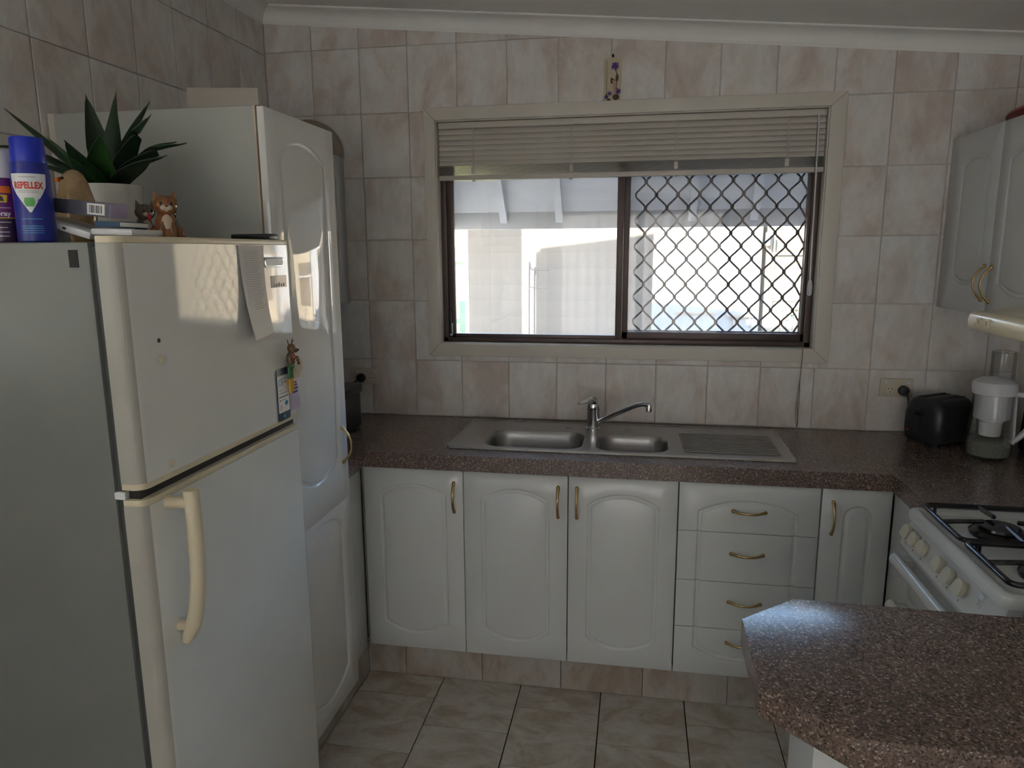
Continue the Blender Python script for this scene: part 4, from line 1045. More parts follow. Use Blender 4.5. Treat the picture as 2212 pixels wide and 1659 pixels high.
for k in range(8):
    mb = MB(); mb.M = Mx; a = 0.0185 + 0.0034 * k; mb.box(a, a + (0.0021 if k % 3 else 0.0011), -0.0249, -0.0245, -0.007, 0.007).build('barcode_bar', 'print_dark', cbx)
# figurines
bi = thing('bird_figurine', 'glazed tan bird figurine behind the cardboard box', 'figurine', (-0.16, -1.62, ZT))
m_ = MB(); Mb = Matrix.Translation((-0.190, -1.62, ZT)); m_.M = Mb
m_.lathe([(0.030, 0), (0.034, 0.02), (0.038, 0.055), (0.036, 0.085), (0.030, 0.108), (0.026, 0.122), (0.020, 0.136), (0.010, 0.144), (0, 0.146)], (0, 0, 0), 22, sx=1.0, sy=0.85)
m_.build('body', 'glaze_tan', bi, smooth=True)
mb = MB(); mb.M = Mb; mb.lathe([(0.006, 0), (0.004, 0.008), (0, 0.015)], (0, 0, 0), 10)
for i, q in enumerate(mb.v): mb.v[i] = tuple(Vector((-0.190 - 0.022, -1.63, ZT + 0.126)) + Vector((-(q[2] - ZT), q[1] + 1.62, q[0] + 0.190)))
mb.build('beak', 'print_orange', bi, smooth=True)
MB().ell((-0.198, -1.640, ZT + 0.128), 0.003).build('eye', 'eye_dark', bi, smooth=True)
def cat(name, label, x, y, s, yaw, mats, group=None):
    t_ = thing(name, label, 'figurine', (x, y, ZT))
    Mc = Matrix.Translation((x, y, ZT)) @ Matrix.Rotation(yaw, 4, 'Z') @ Matrix.Scale(s, 4)
    def part(nm, mt, fn):
        mb = MB(); mb.M = Mc; fn(mb); return mb.build(nm, mt, t_, smooth=True, ang=60)
    fur, pale = mats
    part('body', fur, lambda m: m.lathe([(0.20, 0), (0.30, 0.05), (0.32, 0.18), (0.26, 0.38), (0.19, 0.55), (0.16, 0.62), (0.0, 0.66)], (0, 0.03, 0), 20, sx=0.85, sy=1.0))
    part('chest', pale, lambda m: m.ell((0, -0.16, 0.36), (0.12, 0.11, 0.22)))
    h = part('head', fur, lambda m: m.ell((0, -0.06, 0.76), (0.24, 0.22, 0.20)))
    part('muzzle', pale, lambda m: m.ell((-0.05, -0.25, 0.70), (0.07, 0.05, 0.055)).ell((0.05, -0.25, 0.70), (0.07, 0.05, 0.055)).ell((0, -0.24, 0.66), (0.05, 0.04, 0.04)))
    for sg in (-1, 1):
        e = part('ear', fur, lambda m: m.add([(sg * 0.07, -0.12, 0.88), (sg * 0.23, -0.08, 0.84), (sg * 0.15, 0.03, 0.88), (sg * 0.20, -0.07, 1.06)], [(0, 1, 3), (1, 2, 3), (2, 0, 3), (0, 2, 1)]))
        part('eye', 'eye_dark', lambda m: m.ell((sg * 0.09, -0.245, 0.78), (0.035, 0.02, 0.04)))
        part('front_leg', fur, lambda m: m.tube([(sg * 0.09, -0.16, 0.40), (sg * 0.10, -0.22, 0.2), (sg * 0.10, -0.25, 0.05)], [0.085, 0.07, 0.07], 10).ell((sg * 0.10, -0.29, 0.05), (0.075, 0.09, 0.05)))
        part('haunch', fur, lambda m: m.ell((sg * 0.22, 0.02, 0.17), (0.12, 0.22, 0.17)))
    part('nose', 'resin_brown', lambda m: m.ell((0, -0.295, 0.73), (0.025, 0.015, 0.018)))
    part('tail', fur, lambda m: m.tube(spline([(0.1, 0.28, 0.06), (0.28, 0.2, 0.06), (0.36, -0.02, 0.06), (0.30, -0.2, 0.06)], 5), 0.055, 8))
    return t_
cat('cat_figurine', 'glazed ginger cat figurine sitting on the refrigerator top', 0.022, -1.640, 0.094, math.radians(40), ('glaze_ginger', 'glaze_white'))
k_ = cat('cat_figurine', 'glazed grey tabby kitten figurine with a pink tongue', -0.046, -1.612, 0.080, math.radians(58), ('glaze_grey', 'glaze_white'))
MB().ell((-0.021, -1.630, ZT + 0.050), (0.004, 0.004, 0.007)).build('tongue', 'glaze_red', k_, smooth=True)
cat('cat_figurine', 'black and white cat figurine peeping out behind the ginger cat', -0.030, -1.555, 0.080, math.radians(-10), ('glaze_black', 'glaze_white'))
rmt = thing('remote_control', 'flat dark remote control on the refrigerator top near the pantry', 'remote control', (0.03, -1.33, ZT + 0.0085))
MB().box(-0.012, 0.086, -1.36, -1.318, 1.6305, 1.6435).build('case', 'black_plastic', rmt, bevel=0.004)
for k in range(5): MB().box(0.005 + 0.015 * k, 0.013 + 0.015 * k, -1.349, -1.341, 1.6435, 1.6445).build('button', 'print_grey', rmt)

# ------------------------------------------------------------------ power points
def outlet(label, x0, x1, z0, z1, which):
    t_ = thing('power_point', label, 'power point', ((x0 + x1) / 2, -0.006, z0))
    pl = MB().box(x0, x1, -0.0165, -0.0062, z0, z1).build('face_plate', 'socket_cream', t_, bevel=0.003)
    w_, h_ = x1 - x0, z1 - z0
    for i, fx in enumerate((0.16, 0.84)):
        MB().box(x0 + w_ * fx - 0.0065, x0 + w_ * fx + 0.0065, -0.0195, -0.016, z1 - 0.022, z1 - 0.009).build('switch', 'plastic_white', t_, bevel=0.0015)
    for i, fx in enumerate((0.31, 0.69)):
        cx, cz = x0 + w_ * fx, z0 + h_ * 0.36
        if i == which: continue
        MB().box(cx - 0.012, cx + 0.012, -0.0172, -0.016, cz - 0.013, cz + 0.015).build('socket_recess', 'cream_plastic', t_, bevel=0.0006)
        for dx, dz, a in ((-0.0062, 0.006, 0.5), (0.0062, 0.006, -0.5), (0, -0.006, 0)):
            mb = MB(); mb.M = Matrix.Translation((cx + dx, -0.0172, cz + dz)) @ Matrix.Rotation(a, 4, 'Y'); mb.box(-0.0012, 0.0012, -0.0006, 0.0004, -0.0042, 0.0042).build('pin_slot', 'gap_dark', t_)
    return t_
outlet('cream double power point on the tiles beside the pantry', -0.281, -0.163, 1.031, 1.103, 0)
outlet('cream double power point on the tiles above the toaster', 1.862, 1.980, 1.039, 1.111, 1)
def plug(name, label, c, path, r=0.0032):
    t_ = thing(name, label, 'plug', c)
    MB().lathe([(0.0150, 0), (0.0195, 0.004), (0.0200, 0.016), (0.017, 0.024), (0, 0.026)], c, 22, axis='y').build('plug_body', 'black_plastic', t_, smooth=True)
    MB().tube(spline(path, 8), r, 8).build('cable', 'black_plastic', t_, smooth=True)
plug('power_plug', 'black plug and lead in the power point beside the pantry', (-0.2444, -0.0172, 1.062), [(-0.250, -0.036, 1.056), (-0.275, -0.045, 1.042), (-0.31, -0.07, 1.030), (-0.35, -0.12, 1.02), (-0.355, -0.20, 0.99)])
plug('power_plug', 'black plug and lead in the power point above the toaster', (1.9434, -0.0172, 1.066), [(1.952, -0.036, 1.058), (1.957, -0.044, 1.035), (1.957, -0.048, 1.00), (1.962, -0.05, 0.94), (1.99, -0.05, 0.9045), (2.05, -0.04, 0.9045)])

# ------------------------------------------------------------------ benchtop appliances
ap = thing('deep_fryer', 'black benchtop appliance half hidden behind the pantry', 'appliance', (-0.28, -0.36, BT))
MB().prism(rrect(-0.42, -0.160, -0.48, -0.215, 0.045, 6), BT + 0.008, 1.045, 'z').build('body', 'black_plastic', ap, bevel=0.008)
MB().prism(rrect(-0.425, -0.152, -0.488, -0.207, 0.048, 6), 1.046, 1.078, 'z').build('lid', 'black_enamel', ap, bevel=0.010, seg=3)
MB().prism(rrect(-0.40, -0.18, -0.46, -0.235, 0.03, 5), BT, BT + 0.009, 'z').build('base', 'gap_dark', ap)
MB().tube([(-0.24, -0.49, 1.03), (-0.24, -0.515, 1.03), (-0.29, -0.52, 1.03), (-0.34, -0.515, 1.03), (-0.34, -0.49, 1.03)], 0.006, 8).build('handle', 'black_plastic', ap, smooth=True)

to = thing('toaster', 'black two-slice toaster on the bench below the power point', 'toaster', (2.04, -0.14, BT))
ang = math.atan2(0.56, 0.83)
TM = Matrix.Translation((2.034, -0.138, BT)) @ Matrix.Rotation(ang, 4, 'Z')
tl, tw, th_ = 0.102, 0.080, 0.168       # half length, half width, height
def loft(sections, mat, name, par, M, **kw):
    mb = MB(); mb.M = M; n = len(sections[0]); vs = [q for s in sections for q in s]
    fs = [(k * n + i, k * n + (i + 1) % n, (k + 1) * n + (i + 1) % n, (k + 1) * n + i) for k in range(len(sections) - 1) for i in range(n)]
    fs += [tuple(range(n - 1, -1, -1)), tuple((len(sections) - 1) * n + i for i in range(n))]
    return mb.add(vs, fs).build(name, mat, par, smooth=True, ang=50, **kw)
sec = []
for z, ins, r in ((0.010, 0.012, 0.03), (0.018, 0.004, 0.034), (0.06, 0.0, 0.036), (0.11, 0.001, 0.036), (0.145, 0.008, 0.036), (0.160, 0.018, 0.034), (0.168, 0.032, 0.028)):
    sec.append([(a, b, z) for a, b in rrect(-tl + ins * 0.6, tl - ins * 0.6, -tw + ins, tw - ins, r, 6)])
body = loft(sec, 'black_plastic', 'body', to, TM)
for yy in (-0.022, 0.022):
    mb = MB(); mb.M = TM; mb.box(-0.068, 0.068, yy - 0.012, yy + 0.012, 0.1665, 0.1690).build('bread_slot', 'gap_dark', to)
mb = MB(); mb.M = TM
fr2 = MB(); fr2.M = TM
for yy in (-0.038, 0.038): fr2.box(-0.074, 0.074, yy - 0.002, yy + 0.002, 0.1675, 0.1705)
fr2.build('slot_trim', 'black_enamel', to)
mb = MB(); mb.M = TM; mb.box(-tl - 0.016, -tl - 0.002, -0.016, 0.016, 0.110, 0.122).build('lever', 'black_enamel', to, bevel=0.003)
mb = MB(); mb.M = TM; mb.box(-tl - 0.001, -tl + 0.004, -0.004, 0.004, 0.05, 0.135).build('lever_track', 'gap_dark', to)
mb = MB(); mb.M = TM; mb.box(-tl - 0.002, -tl + 0.012, 0.044, 0.050, 0.044, 0.050).build('indicator', 'indicator_red', to)
for sx_ in (-0.08, 0.08):
    for sy_ in (-0.05, 0.05):
        mb = MB(); mb.M = TM; mb.lathe([(0.009, 0), (0.009, 0.012)], (sx_, sy_, 0), 10).build('foot', 'black_plastic', to)

jc = (2.118, -0.335)
jg = thing('filter_jug', 'clear water filter jug with white lid, handle and funnel, a little water inside', 'jug', (jc[0], jc[1], BT))
glass = MB(); prof = [(0.055, 0.0), (0.0655, 0.010), (0.068, 0.03), (0.066, 0.09), (0.0615, 0.16), (0.0595, 0.222), (0.0575, 0.222), (0.0595, 0.16), (0.064, 0.09), (0.066, 0.03), (0.0635, 0.012), (0.0, 0.006)]
glass.lathe(prof, (jc[0], jc[1], BT), 40).build('glass_body', 'glass_jug', jg, smooth=True)
MB().lathe([(0.0, 0.007), (0.0625, 0.013), (0.0648, 0.03), (0.0645, 0.062), (0.0, 0.0622)], (jc[0], jc[1], BT), 36).build('water', 'water', jg, smooth=True)
MB().lathe([(0.030, 0.078), (0.032, 0.080), (0.034, 0.125), (0.0365, 0.128), (0.0365, 0.135), (0.052, 0.138), (0.0535, 0.142), (0.0555, 0.212), (0.0570, 0.222), (0.050, 0.222)], (jc[0], jc[1], BT), 36).build('funnel', 'plastic_white', jg, smooth=True)
MB().lathe([(0.0605, 0.220), (0.064, 0.222), (0.0645, 0.232), (0.066, 0.236), (0.066, 0.252), (0.062, 0.262), (0.045, 0.272), (0.02, 0.277), (0, 0.278)], (jc[0], jc[1], BT), 40).build('lid', 'plastic_white', jg, smooth=True)
hx, hy = 0.94, 0.34   # handle direction
mb = MB().tube(spline([(jc[0] + hx * r_, jc[1] - hy * r_, BT + z) for r_, z in ((0.058, 0.226), (0.095, 0.218), (0.118, 0.178), (0.112, 0.128), (0.085, 0.082), (0.060, 0.058))], 7), [0.012] * 10 + [0.0125] * 10 + [0.012] * 16, 10, flat=(1.25, 0.75))
mb.tube([(jc[0] + hx * 0.059, jc[1] - hy * 0.059, BT + 0.225), (jc[0] + hx * 0.066, jc[1] - hy * 0.066, BT + 0.055)], 0.011, 8, flat=(1.3, 0.5))
mb.build('handle', 'plastic_white', jg, smooth=True, ang=60)
gj = thing('glass_vase', 'tall clear glass cylinder standing behind the filter jug', 'vase', (2.222, -0.150, BT))
MB().lathe([(0.038, 0.0), (0.040, 0.003), (0.040, 0.338), (0.0385, 0.340), (0.037, 0.338), (0.037, 0.010), (0, 0.008)], (2.222, -0.150, BT), 32).build('glass_wall', 'glass_jug', gj, smooth=True)
ke = thing('kettle', 'dark electric kettle at the right picture edge', 'kettle', (2.290, -0.272, BT))
MB().lathe([(0.040, 0.012), (0.044, 0.02), (0.044, 0.06), (0.040, 0.15), (0.036, 0.19), (0.02, 0.205), (0, 0.208)], (2.290, -0.272, BT), 30).build('body', 'black_enamel', ke, smooth=True)
MB().lathe([(0.042, 0), (0.044, 0.004), (0.042, 0.013), (0, 0.013)], (2.290, -0.272, BT), 28).build('base', 'black_plastic', ke, smooth=True)
MB().ell((2.290, -0.272, BT + 0.212), (0.010, 0.010, 0.010)).build('lid_knob', 'black_plastic', ke, smooth=True)
MB().tube(spline([(2.290, -0.305, BT + 0.19), (2.290, -0.345, BT + 0.18), (2.290, -0.350, BT + 0.10), (2.290, -0.312, BT + 0.05)], 6), 0.008, 8).build('handle', 'black_plastic', ke, smooth=True)
MB().tube([(2.290, -0.238, BT + 0.15), (2.290, -0.215, BT + 0.180)], [0.014, 0.008], 10).build('spout', 'black_enamel', ke, smooth=True)

# ------------------------------------------------------------------ cooker
ck = thing('gas_cooker', 'white freestanding gas cooker with six cream knobs', 'cooker', (2.02, -1.145, 0.0))
cy0, cy1 = -1.412, -0.872
MB().box(1.735, 2.33, cy0, cy1, 0.05, 0.866).build('body', 'enamel_white', ck, bevel=0.004)
MB().box(1.76, 2.31, cy0 + 0.03, cy1 - 0.03, 0.0, 0.05).build('plinth', 'black_plastic', ck)
# hob with raised rounded rim
hobs = MB(); ls = []
for ins, z, r in ((0.0, 0.868, 0.022), (0.0, 0.884, 0.022), (0.003, 0.892, 0.022), (0.010, 0.8955, 0.02), (0.020, 0.8955, 0.016), (0.026, 0.891, 0.014), (0.032, 0.884, 0.012)):
    ls.append([(a, b, z) for a, b in rrect(1.688 + ins, 2.325 - ins, cy0 - 0.003 + ins, cy1 + 0.003 - ins, r, 5)])
n = len(ls[0]); hobs.add([q for l in ls for q in l], [(k * n + i, k * n + (i + 1) % n, (k + 1) * n + (i + 1) % n, (k + 1) * n + i) for k in range(len(ls) - 1) for i in range(n)] + [tuple((len(ls) - 1) * n + i for i in range(n))])
hobs.build('hob', 'enamel_white', ck, smooth=True, ang=40)
# sloping control panel
cpn = MB().prism([(1.705, 0.866), (1.740, 0.866), (1.740, 0.765), (1.682, 0.770), (1.676, 0.790)], cy0 + 0.002, cy1 - 0.002, 'y').build('control_panel', 'enamel_white', ck, bevel=0.004)
pnv = Vector((-(0.866 - 0.790), 0, 0.705 - 1.676)).normalized()
pdir = Vector((1.705 - 1.676, 0, 0.866 - 0.790)).normalized(); pn3 = Vector((-pdir.z, 0, pdir.x))
for yk in (-0.908, -0.962, -1.018, -1.122, -1.182, -1.246):
    cen = Vector((1.6905, yk, 0.828))
    R = Matrix((( pn3.x, 0, pdir.x, cen.x), (0, 1, 0, cen.y), (pn3.z, 0, pdir.z, cen.z), (0, 0, 0, 1)))   # local x = outward, z = up the panel
    mb = MB(); mb.M = R; mb.lathe([(0.0165, -0.002), (0.0170, 0.004), (0.0160, 0.007), (0.0, 0.007)], (0, 0, 0), 20, axis='x')
    kb_ = mb.build('knob', 'knob_cream', ck, smooth=True)
    mb = MB(); mb.M = R
    mb.prism([(-0.020, -0.016), (0.020, -0.016), (0.0215, 0.000), (0.0165, 0.014), (0.007, 0.0205), (-0.007, 0.0205), (-0.0165, 0.014), (-0.0215, 0.000)], 0.007, 0.020, 'x')
    mb.build('grip', 'knob_cream', kb_, bevel=0.003)
    mb = MB(); mb.M = R; mb.box(0.001, 0.0014, -0.0012, 0.0012, -0.031, -0.026).build('dial_mark', 'print_dark', ck)
cen = Vector((1.694, -1.318, 0.838)); R = Matrix(((pn3.x, 0, pdir.x, cen.x), (0, 1, 0, cen.y), (pn3.z, 0, pdir.z, cen.z), (0, 0, 0, 1)))
mb = MB(); mb.M = R; ig = mb.box(-0.002, 0.004, -0.009, 0.009, -0.016, 0.016).build('ignition_switch', 'plastic_white', ck, bevel=0.001)
mb = MB(); mb.M = R; mb.box(0.003, 0.009, -0.006, 0.006, -0.010, 0.002).build('rocker', 'enamel_white', ig, bevel=0.001)
def cooker_door(name, z0, z1, hz):
    o = MB().box(1.706, 1.734, cy0 + 0.004, cy1 - 0.004, z0, z1).build(name, 'enamel_white', ck, bevel=0.006)
    oh = MB().tube([(1.664, cy0 + 0.012, hz), (1.664, cy1 - 0.012, hz)], 0.016, 14, flat=(0.9, 1.15))
    for yy in (cy0 + 0.03, cy1 - 0.03): oh.box(1.664, 1.708, yy - 0.016, yy + 0.016, hz - 0.012, hz + 0.010)
    oh.build('handle', 'enamel_white', o, smooth=True, ang=40)
    return o
cooker_door('grill_door', 0.632, 0.760, 0.742)
od = cooker_door('oven_door', 0.10, 0.624, 0.600)
MB().box(1.7035, 1.7065, cy0 + 0.09, cy1 - 0.09, 0.25, 0.50).build('oven_glass', 'black_enamel', od, bevel=0.001)
ZG = 0.914
for (ya, yb) in ((-1.160, -0.908), (-1.395, -1.172)):
    gr = MB().tube([(q[0], q[1], ZG) for q in rrect(1.712, 2.300, ya, yb, 0.020, 4)] + [(2.300, yb - 0.020, ZG)], 0.0070, 8)
    go = gr.build('pan_support', 'black_enamel', ck, smooth=True, ang=60)
    ym = (ya + yb) / 2
    for xx in (1.85, 2.15):
        for (p0, p1) in (((xx, ya, ZG), (xx, ym - 0.035, ZG + 0.006)), ((xx, yb, ZG), (xx, ym + 0.035, ZG + 0.006)), ((1.712 if xx < 2 else 2.30, ym, ZG), (xx - 0.04 if xx < 2 else xx + 0.04, ym, ZG + 0.006)), ((2.0, ym, ZG), (xx + 0.04 if xx < 2 else xx - 0.04, ym, ZG + 0.006))):
            MB().tube([p0, p1], 0.0060, 6).build('finger_bar', 'black_enamel', go, smooth=True)
        MB().lathe([(0.066, 0.0), (0.068, 0.008), (0.060, 0.014), (0.052, 0.016)], (xx, ym, 0.884), 28).build('burner_ring', 'black_enamel', ck, smooth=True)
        MB().lathe([(0.046, 0.016), (0.048, 0.018), (0.046, 0.025), (0.0, 0.026)], (xx, ym, 0.884), 24).build('burner_cap', 'black_enamel', ck, smooth=True)
    for xx in (1.745, 2.27):
        for yy in (ya, yb): MB().tube([(xx, yy, 0.886), (xx, yy, ZG)], 0.0045, 6).build('support_foot', 'black_enamel', go)

# ------------------------------------------------------------------ thermometer plaque
tm = thing('thermometer_plaque', 'cream wall thermometer plaque with purple flowers and a small figure', 'thermometer', (0.812, -0.008, 2.163))
wv = [(0.780, 2.170), (0.792, 2.163), (0.820, 2.165), (0.845, 2.163), (0.8455, 2.20), (0.848, 2.26), (0.8465, 2.318), (0.832, 2.321), (0.806, 2.319), (0.783, 2.317), (0.781, 2.28), (0.7835, 2.22)]
MB().prism(wv, -0.018, -0.0065, 'y').build('plaque', 'plaque_cream', tm, bevel=0.002)
MB().lathe([(0.003, 0), (0.004, 0.008), (0.003, 0.012)], (0.816, -0.010, 2.321), 8).build('hanging_nail', 'gap_dark', tm)
MB().tube([(0.7935, -0.019, 2.190), (0.7935, -0.019, 2.308)], 0.0018, 6).ell((0.7935, -0.019, 2.188), 0.004).build('thermometer_tube', 'print_tan', tm, smooth=True)
for k in range(12):
    for sx_ in (-1, 1): MB().box(0.7935 + sx_ * 0.0042 - 0.0014, 0.7935 + sx_ * 0.0042 + 0.0014, -0.0185, -0.0179, 2.208 + 0.0082 * k, 2.2090 + 0.0082 * k).build('scale_mark', 'print_dark', tm)
def flower(x, z, r, n):
    mb = MB()
    for k in range(n):
        a = 2 * PI * k / n + random.uniform(-0.1, 0.1); rr = r * random.uniform(0.8, 1.1)
        mb.ell((x + math.cos(a) * rr * 0.55, -0.020 - random.uniform(0, 0.002), z + math.sin(a) * rr * 0.55), (rr * 0.48, 0.0016, rr * 0.15), 8, 5, rot=Matrix.Rotation(-a, 3, 'Y').to_quaternion())
    mb.ell((x, -0.022, z), (r * 0.25, 0.003, r * 0.25), 8, 5)
    mb.build('flower', 'petal_purple', tm, smooth=True)
flower(0.826, 2.288, 0.0165, 13); flower(0.7935, 2.178, 0.010, 11); flower(0.838, 2.196, 0.012, 10); flower(0.806, 2.190, 0.010, 9)
MB().tube(spline([(0.828, -0.0195, 2.272), (0.834, -0.0195, 2.25), (0.830, -0.0195, 2.225), (0.832, -0.0195, 2.205)], 5), 0.0018, 6).build('stem', 'stem_olive', tm, smooth=True)
MB().ell((0.833, -0.020, 2.246), (0.006, 0.002, 0.014), 8, 5).ell((0.813, -0.020, 2.236), (0.005, 0.002, 0.012), 8, 5).build('leaf_relief', 'stem_olive', tm, smooth=True)
MB().ell((0.829, -0.022, 2.176), (0.012, 0.007, 0.011), 12, 7).ell((0.803, -0.020, 2.168), (0.008, 0.005, 0.004), 10, 6).build('mossy_stone', 'stem_olive', tm, smooth=True)
fgr = MB().tube(spline([(0.821, -0.026, 2.226), (0.822, -0.026, 2.216), (0.825, -0.027, 2.202), (0.829, -0.027, 2.196)], 4), [0.003, 0.003, 0.0035, 0.0042, 0.0046, 0.0044, 0.004, 0.004, 0.004, 0.0042, 0.0044, 0.0044, 0.004], 8)
fgr.ell((0.8195, -0.027, 2.2325), (0.0048, 0.0045, 0.0058), 10, 7)
fgr.tube(spline([(0.827, -0.029, 2.198), (0.818, -0.032, 2.190), (0.812, -0.031, 2.176)], 4), [0.0036] * 4 + [0.003] * 3 + [0.0022] * 2, 8)
fgr.tube(spline([(0.823, -0.028, 2.217), (0.822, -0.031, 2.207), (0.830, -0.033, 2.204)], 4), 0.0019, 6)
fgr.tube(spline([(0.825, -0.026, 2.218), (0.832, -0.026, 2.213), (0.834, -0.027, 2.222)], 4), 0.0018, 6)
fgr.build('seated_figure', 'skin_pale', tm, smooth=True)
MB().ell((0.820, -0.025, 2.235), (0.0055, 0.004, 0.006), 10, 6).build('figure_hair', 'resin_brown', tm, smooth=True)

# ------------------------------------------------------------------ unseen glazed openings with sheer curtains, added for fill light
def glazed(name, label, kind, a0, a1, z0, z1, cloth='sheer_fill_curtain', hem=0.03):
    P = (lambda d, a, z: (XL + d, a, z)) if kind == 'left' else (lambda d, a, z: (a, YF + d, z))
    def bx_(d0, d1, a, b, c_, e):
        p0, p1 = P(d0, a, c_), P(d1, b, e)
        return MB().box(min(p0[0], p1[0]), max(p0[0], p1[0]), min(p0[1], p1[1]), max(p0[1], p1[1]), c_, e)
    g = sgroup(name, P(-0.06, (a0 + a1) / 2, z0))
    am = (a0 + a1) / 2
    for a, b, c_, e in ((a0, a0 + 0.05, z0, z1), (a1 - 0.05, a1, z0, z1), (a0, a1, z0, z0 + 0.05), (a0, a1, z1 - 0.05, z1), (am - 0.03, am + 0.03, z0, z1)):
        bx_(-0.09, -0.03, a, b, c_, e).build('frame_bar', 'brown_aluminium', g)
    for a, b in ((a0 + 0.05, am - 0.03), (am + 0.03, a1 - 0.05)): bx_(-0.062, -0.058, a, b, z0 + 0.05, z1 - 0.05).build('glass_pane', 'glass_clear', g)
    cu = link('curtain', None, g, P(0.055, am, hem))
    vs = []; fs = []; nn = 120
    for i in range(nn + 1):
        a = lerp(a0 - 0.10, a1 + 0.10, i / nn); d = 0.058 + 0.018 * math.sin(i * 0.9) + 0.006 * math.sin(i * 0.37)
        vs += [P(d, a, hem), P(d, a, z1 + 0.07)]
    for i in range(nn): fs.append((2 * i, 2 * i + 2, 2 * i + 3, 2 * i + 1))
    MB().add(vs, fs).build('cloth', cloth, cu, smooth=True, recalc=False)
    MB().tube([P(0.058, a0 - 0.15, z1 + 0.08), P(0.058, a1 + 0.15, z1 + 0.08)], 0.010, 10).build('rod', 'brass', cu, smooth=True)
glazed('fill_window_2', 'sheer grey curtain over the side glass door added behind the camera for fill light', 'left', *W2)
glazed('fill_window_3', 'sheer grey curtain over the rear glass door added behind the camera for fill light', 'rear', *W3)
glazed('fill_window_4', 'sheer cream curtain over the unseen high window added for warm fill light', 'left', *W4, cloth='cream_fill_curtain', hem=W4[2] - 0.08)

# ------------------------------------------------------------------ outside
rf = MB().prism([(-0.911, 2.625), (2.7, 2.625), (2.7, 2.655), (-0.911, 2.655)], -8.2, 0.06, 'y')  # left edge carried outward to shape the shade on the boarded wall
rf.box(2.5, 6.0, -0.2, 0.06, 2.52, 2.655)
roof = struct(rf.build('house_roof', 'roof_metal'))
struct(MB().box(-1.42, -0.885, 0.33, 0.35, -0.5, 2.72).build('shade_fin', 'house_paint'))  # unseen thin fin, added to shade the left of the boarded wall
gnd = struct(MB().box(-14, 16, 0.13, 24, -0.62, -0.5).box(-14, -0.74, -14, 0.13, -0.62, -0.5).build('ground', 'concrete'))
aw = thing('window_awning', 'white timber window awning sloping down outside the glass', 'awning', (0.86, 0.4, 1.70))
ay0, az0, ay1, az1 = 0.125, 2.335, 0.615, 1.775
sl_ = (az1 - az0) / (ay1 - ay0)
mid = 0.62
for a, b in ((0.0, mid), (mid, 1.0)):
    ya, yb = lerp(ay0, ay1, a), lerp(ay0, ay1, b) - (0.004 if b < 1 else 0)
    MB().add([(x, y, az0 + sl_ * (y - ay0) + h) for h in (0, 0.012) for x in (-0.02, 1.74) for y in (ya, yb)], [(0, 1, 3, 2), (4, 6, 7, 5), (0, 2, 6, 4), (1, 5, 7, 3), (0, 4, 5, 1), (2, 3, 7, 6)]).build('roof_panel', 'awning_paint', aw)
MB().box(-0.02, 1.74, 0.605, 0.628, 1.706, 1.790).build('front_board', 'awning_paint', aw, bevel=0.002)
for x in (0.275, 0.548, 0.860, 1.172, 1.450):
    MB().add([(x + sx_, y, az0 + sl_ * (y - ay0) + h) for h in (-0.055, -0.001) for sx_ in (-0.017, 0.017) for y in (ay0, ay1 - 0.012)], [(0, 1, 3, 2), (4, 6, 7, 5), (0, 2, 6, 4), (1, 5, 7, 3), (0, 4, 5, 1), (2, 3, 7, 6)]).build('rafter', 'awning_paint', aw)
for x in (-0.02, 1.715):
    MB().prism([(ay0, az0), (ay1, az1), (ay1, az1 - 0.06), (ay0, az1 - 0.05)], x, x + 0.02, 'x').build('side_cheek', 'awning_paint', aw)

cw = tag(MB().prism([(-0.27, 2.12), (1.022, 1.85), (1.022, 1.94), (-0.27, 2.21)], -0.5, 1.76, 'z').build('boarded_wall', 'weatherboard'), 'cream weatherboard wall seen through the left pane', 'wall')
rl = thing('hand_rail', 'thin looped metal handrail in front of the cream boarded wall', 'handrail', (0.25, 1.9, 0.6))
for dx in (0.0, 0.035):
    MB().tube(spline([(0.205 + dx, 1.90, 0.4), (0.205 + dx, 1.90, 1.44 - dx), (0.225 + dx, 1.895, 1.475 - dx), (0.34, 1.87, 1.475 - dx)], 5), 0.006, 6).build('rail_tube', 'rail_steel', rl, smooth=True)
MB().tube([(0.20, 1.90, 1.36), (0.34, 1.87, 1.35)], 0.005, 6).build('cross_rail', 'rail_steel', rl)
cv = thing('caravan', 'large white caravan side in full sun behind the security screen', 'caravan', (1.3, 4.2, -0.2))
CY = 3.17
MB().box(0.2, 1.9102, CY, 5.0, 0.0, 2.02).build('body', 'caravan_white', cv, bevel=0.05, seg=4)
MB().lathe([(0.020, 0), (0.020, 0.01), (0, 0.012)], (1.6176, CY - 0.002, 1.196), 16, axis='y').build('round_hatch', 'fitting_tan', cv)
MB().box(1.7381, 1.7878, CY - 0.015, CY, 1.1174, 1.187).build('socket_box', 'fitting_tan', cv, bevel=0.004)
MB().box(1.2345, 1.5719, CY - 0.025, CY, 1.082, 1.094).build('table_ledge', 'fitting_tan', cv)
MB().box(1.6515, 1.8555, CY - 0.04, CY, 1.060, 1.074).build('step_ledge', 'fitting_tan', cv)
for x in (1.70, 1.83): MB().tube([(x, CY - 0.02, 1.06), (x + 0.01, CY - 0.01, 0.97)], 0.006, 6).build('bracket', 'fitting_tan', cv)
MB().tube([(1.645, CY - 0.01, 1.08), (1.652, CY - 0.005, 1.36)], 0.003, 5).build('cable', 'fitting_tan', cv)
for x in (0.7, 1.5): MB().lathe([(0.0, 0), (0.30, 0), (0.30, 0.2), (0, 0.2)], (x, 3.5, -0.2), 20, axis='y').build('wheel', 'black_plastic', cv)
tb = thing('tan_house', 'tan rendered house with a blind-covered window, at the right of the screen', 'house', (3.2, 4.6, -0.5))
MB().box(1.950, 5.3, 3.2, 6.5, -0.5, 2.2).build('wall', 'tan_render', tb)
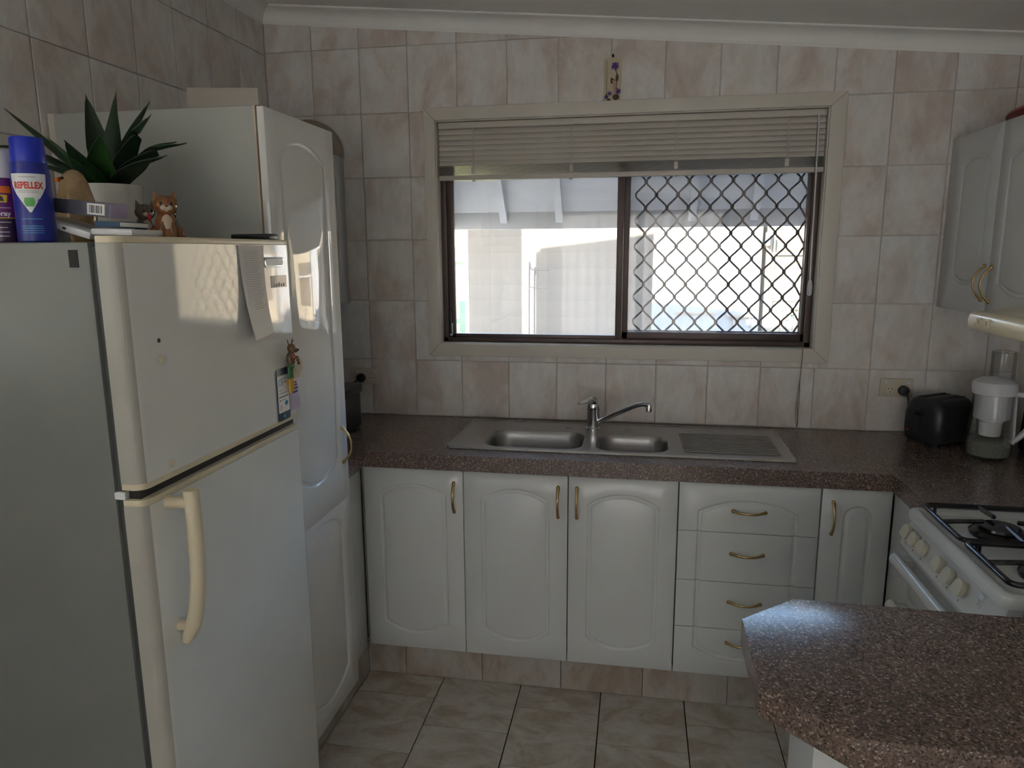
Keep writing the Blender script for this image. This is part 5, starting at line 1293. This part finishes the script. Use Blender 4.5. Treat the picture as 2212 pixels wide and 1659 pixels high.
MB().box(2.006, 2.64, 3.185, 3.2, 1.187, 1.549).build('blind_lower', 'tan_blind', tb)
MB().box(1.992, 2.64, 3.16, 3.2, 1.556, 1.580).build('transom', 'post_white', tb)
MB().box(2.006, 2.64, 3.185, 3.2, 1.587, 1.752).build('blind_upper', 'tan_blind', tb)
MB().box(1.990, 2.004, 3.175, 3.2, 1.13, 1.79).build('jamb', 'post_white', tb)
MB().tube([(1.962, 3.185, 1.15), (1.972, 3.185, 1.7)], 0.006, 6).build('downpipe', 'fitting_tan', tb)
MB().box(1.925, 1.945, 3.06, 3.12, 1.63, 1.735).box(1.925, 1.955, 3.12, 3.199, 1.63, 1.735).build('meter_box', 'pale_teal', tb, bevel=0.003)
po = tag(MB().box(-0.362, -0.283, 2.40, 2.48, -0.5, 2.6).build('verandah_post', 'post_white', bevel=0.006), 'white square post at the left of the glass', 'post')
shd = thing('garden_shed', 'dark green garden shed with blue roof, left of the white post', 'shed', (-1.6, 4.8, -0.5))
MB().box(-2.4, -0.80, 4.2, 5.6, -0.5, 1.50).build('wall', 'shed_green', shd)
MB().prism([(-2.5, 1.50), (-0.72, 1.50), (-1.6, 1.72)], 4.1, 5.7, 'y').build('roof', 'shed_roof_blue', shd)
tag(MB().box(-1.10, -0.80, 3.6, 3.95, 0.95, 1.24).box(-1.10, -0.80, 3.6, 3.95, -0.5, 0.90).build('storage_bin', 'lime_plastic', bevel=0.01), 'lime yellow storage bin beside the green shed', 'bin')
nh = sgroup('bounce_building', (-7, 8, -0.5))  # unseen sunlit building, added to bounce warm light onto the right cabinets
MB().box(-26, -2.7, 6.0, 10, -0.5, 2.6).build('wall', 'house_paint', nh)
MB().prism([(-26.4, 2.6), (-2.3, 2.6), (-14.3, 4.4)], 5.7, 10.3, 'y').build('roof', 'roof_metal', nh)
bs = thing('shrub', 'small leafy shrub below the tan house window', 'shrub', (2.06, 2.62, -0.5))
fo_ = MB()
for k in range(150):
    a = random.uniform(0, 2 * PI); h = random.uniform(0.2, 1.22); r = 0.16 * random.random() ** 0.5 * (1.3 - 0.6 * h)
    c_ = Vector((2.065 + r * math.cos(a), 2.62 + r * math.sin(a), h)); R3 = Matrix.Rotation(random.uniform(0, 6), 3, 'Z') @ Matrix.Rotation(random.uniform(-0.9, 0.9), 3, 'X')
    fo_.add([c_ + R3 @ Vector(q) for q in ((-0.012, 0, 0), (0, -0.022, 0.004), (0.012, 0, 0), (0, 0.022, 0.004))], [(0, 1, 2, 3)])
fo_.build('foliage', 'bush_leaf', bs)
stm = MB()
for k in range(5): stm.tube([(2.06, 2.62, -0.5), (2.06 + 0.02 * (k - 2), 2.62, 0.3), (2.06 + 0.05 * (k - 2), 2.62 + 0.02 * k - 0.04, 1.05)], [0.012, 0.009, 0.004], 6)
stm.build('stems', 'fence_timber', bs)

# ------------------------------------------------------------------ groups of things that repeat
GROUPS = {'spray_can': 'spray cans on the refrigerator', 'cat_figurine': 'cat figurines on the refrigerator', 'white_gadget': 'white gadgets on the refrigerator',
          'base_cabinet': 'base cabinets under the worktop', 'wall_cabinet': 'upper wall cabinets', 'power_point': 'power points on the tiles',
          'power_plug': 'plugs in the power points', 'magnet_card': 'magnet cards on the freezer door'}
for o in COL.objects:
    if o.parent is None and o.name.split('.')[0] in GROUPS and 'label' in o:
        o['group'] = GROUPS[o.name.split('.')[0]]
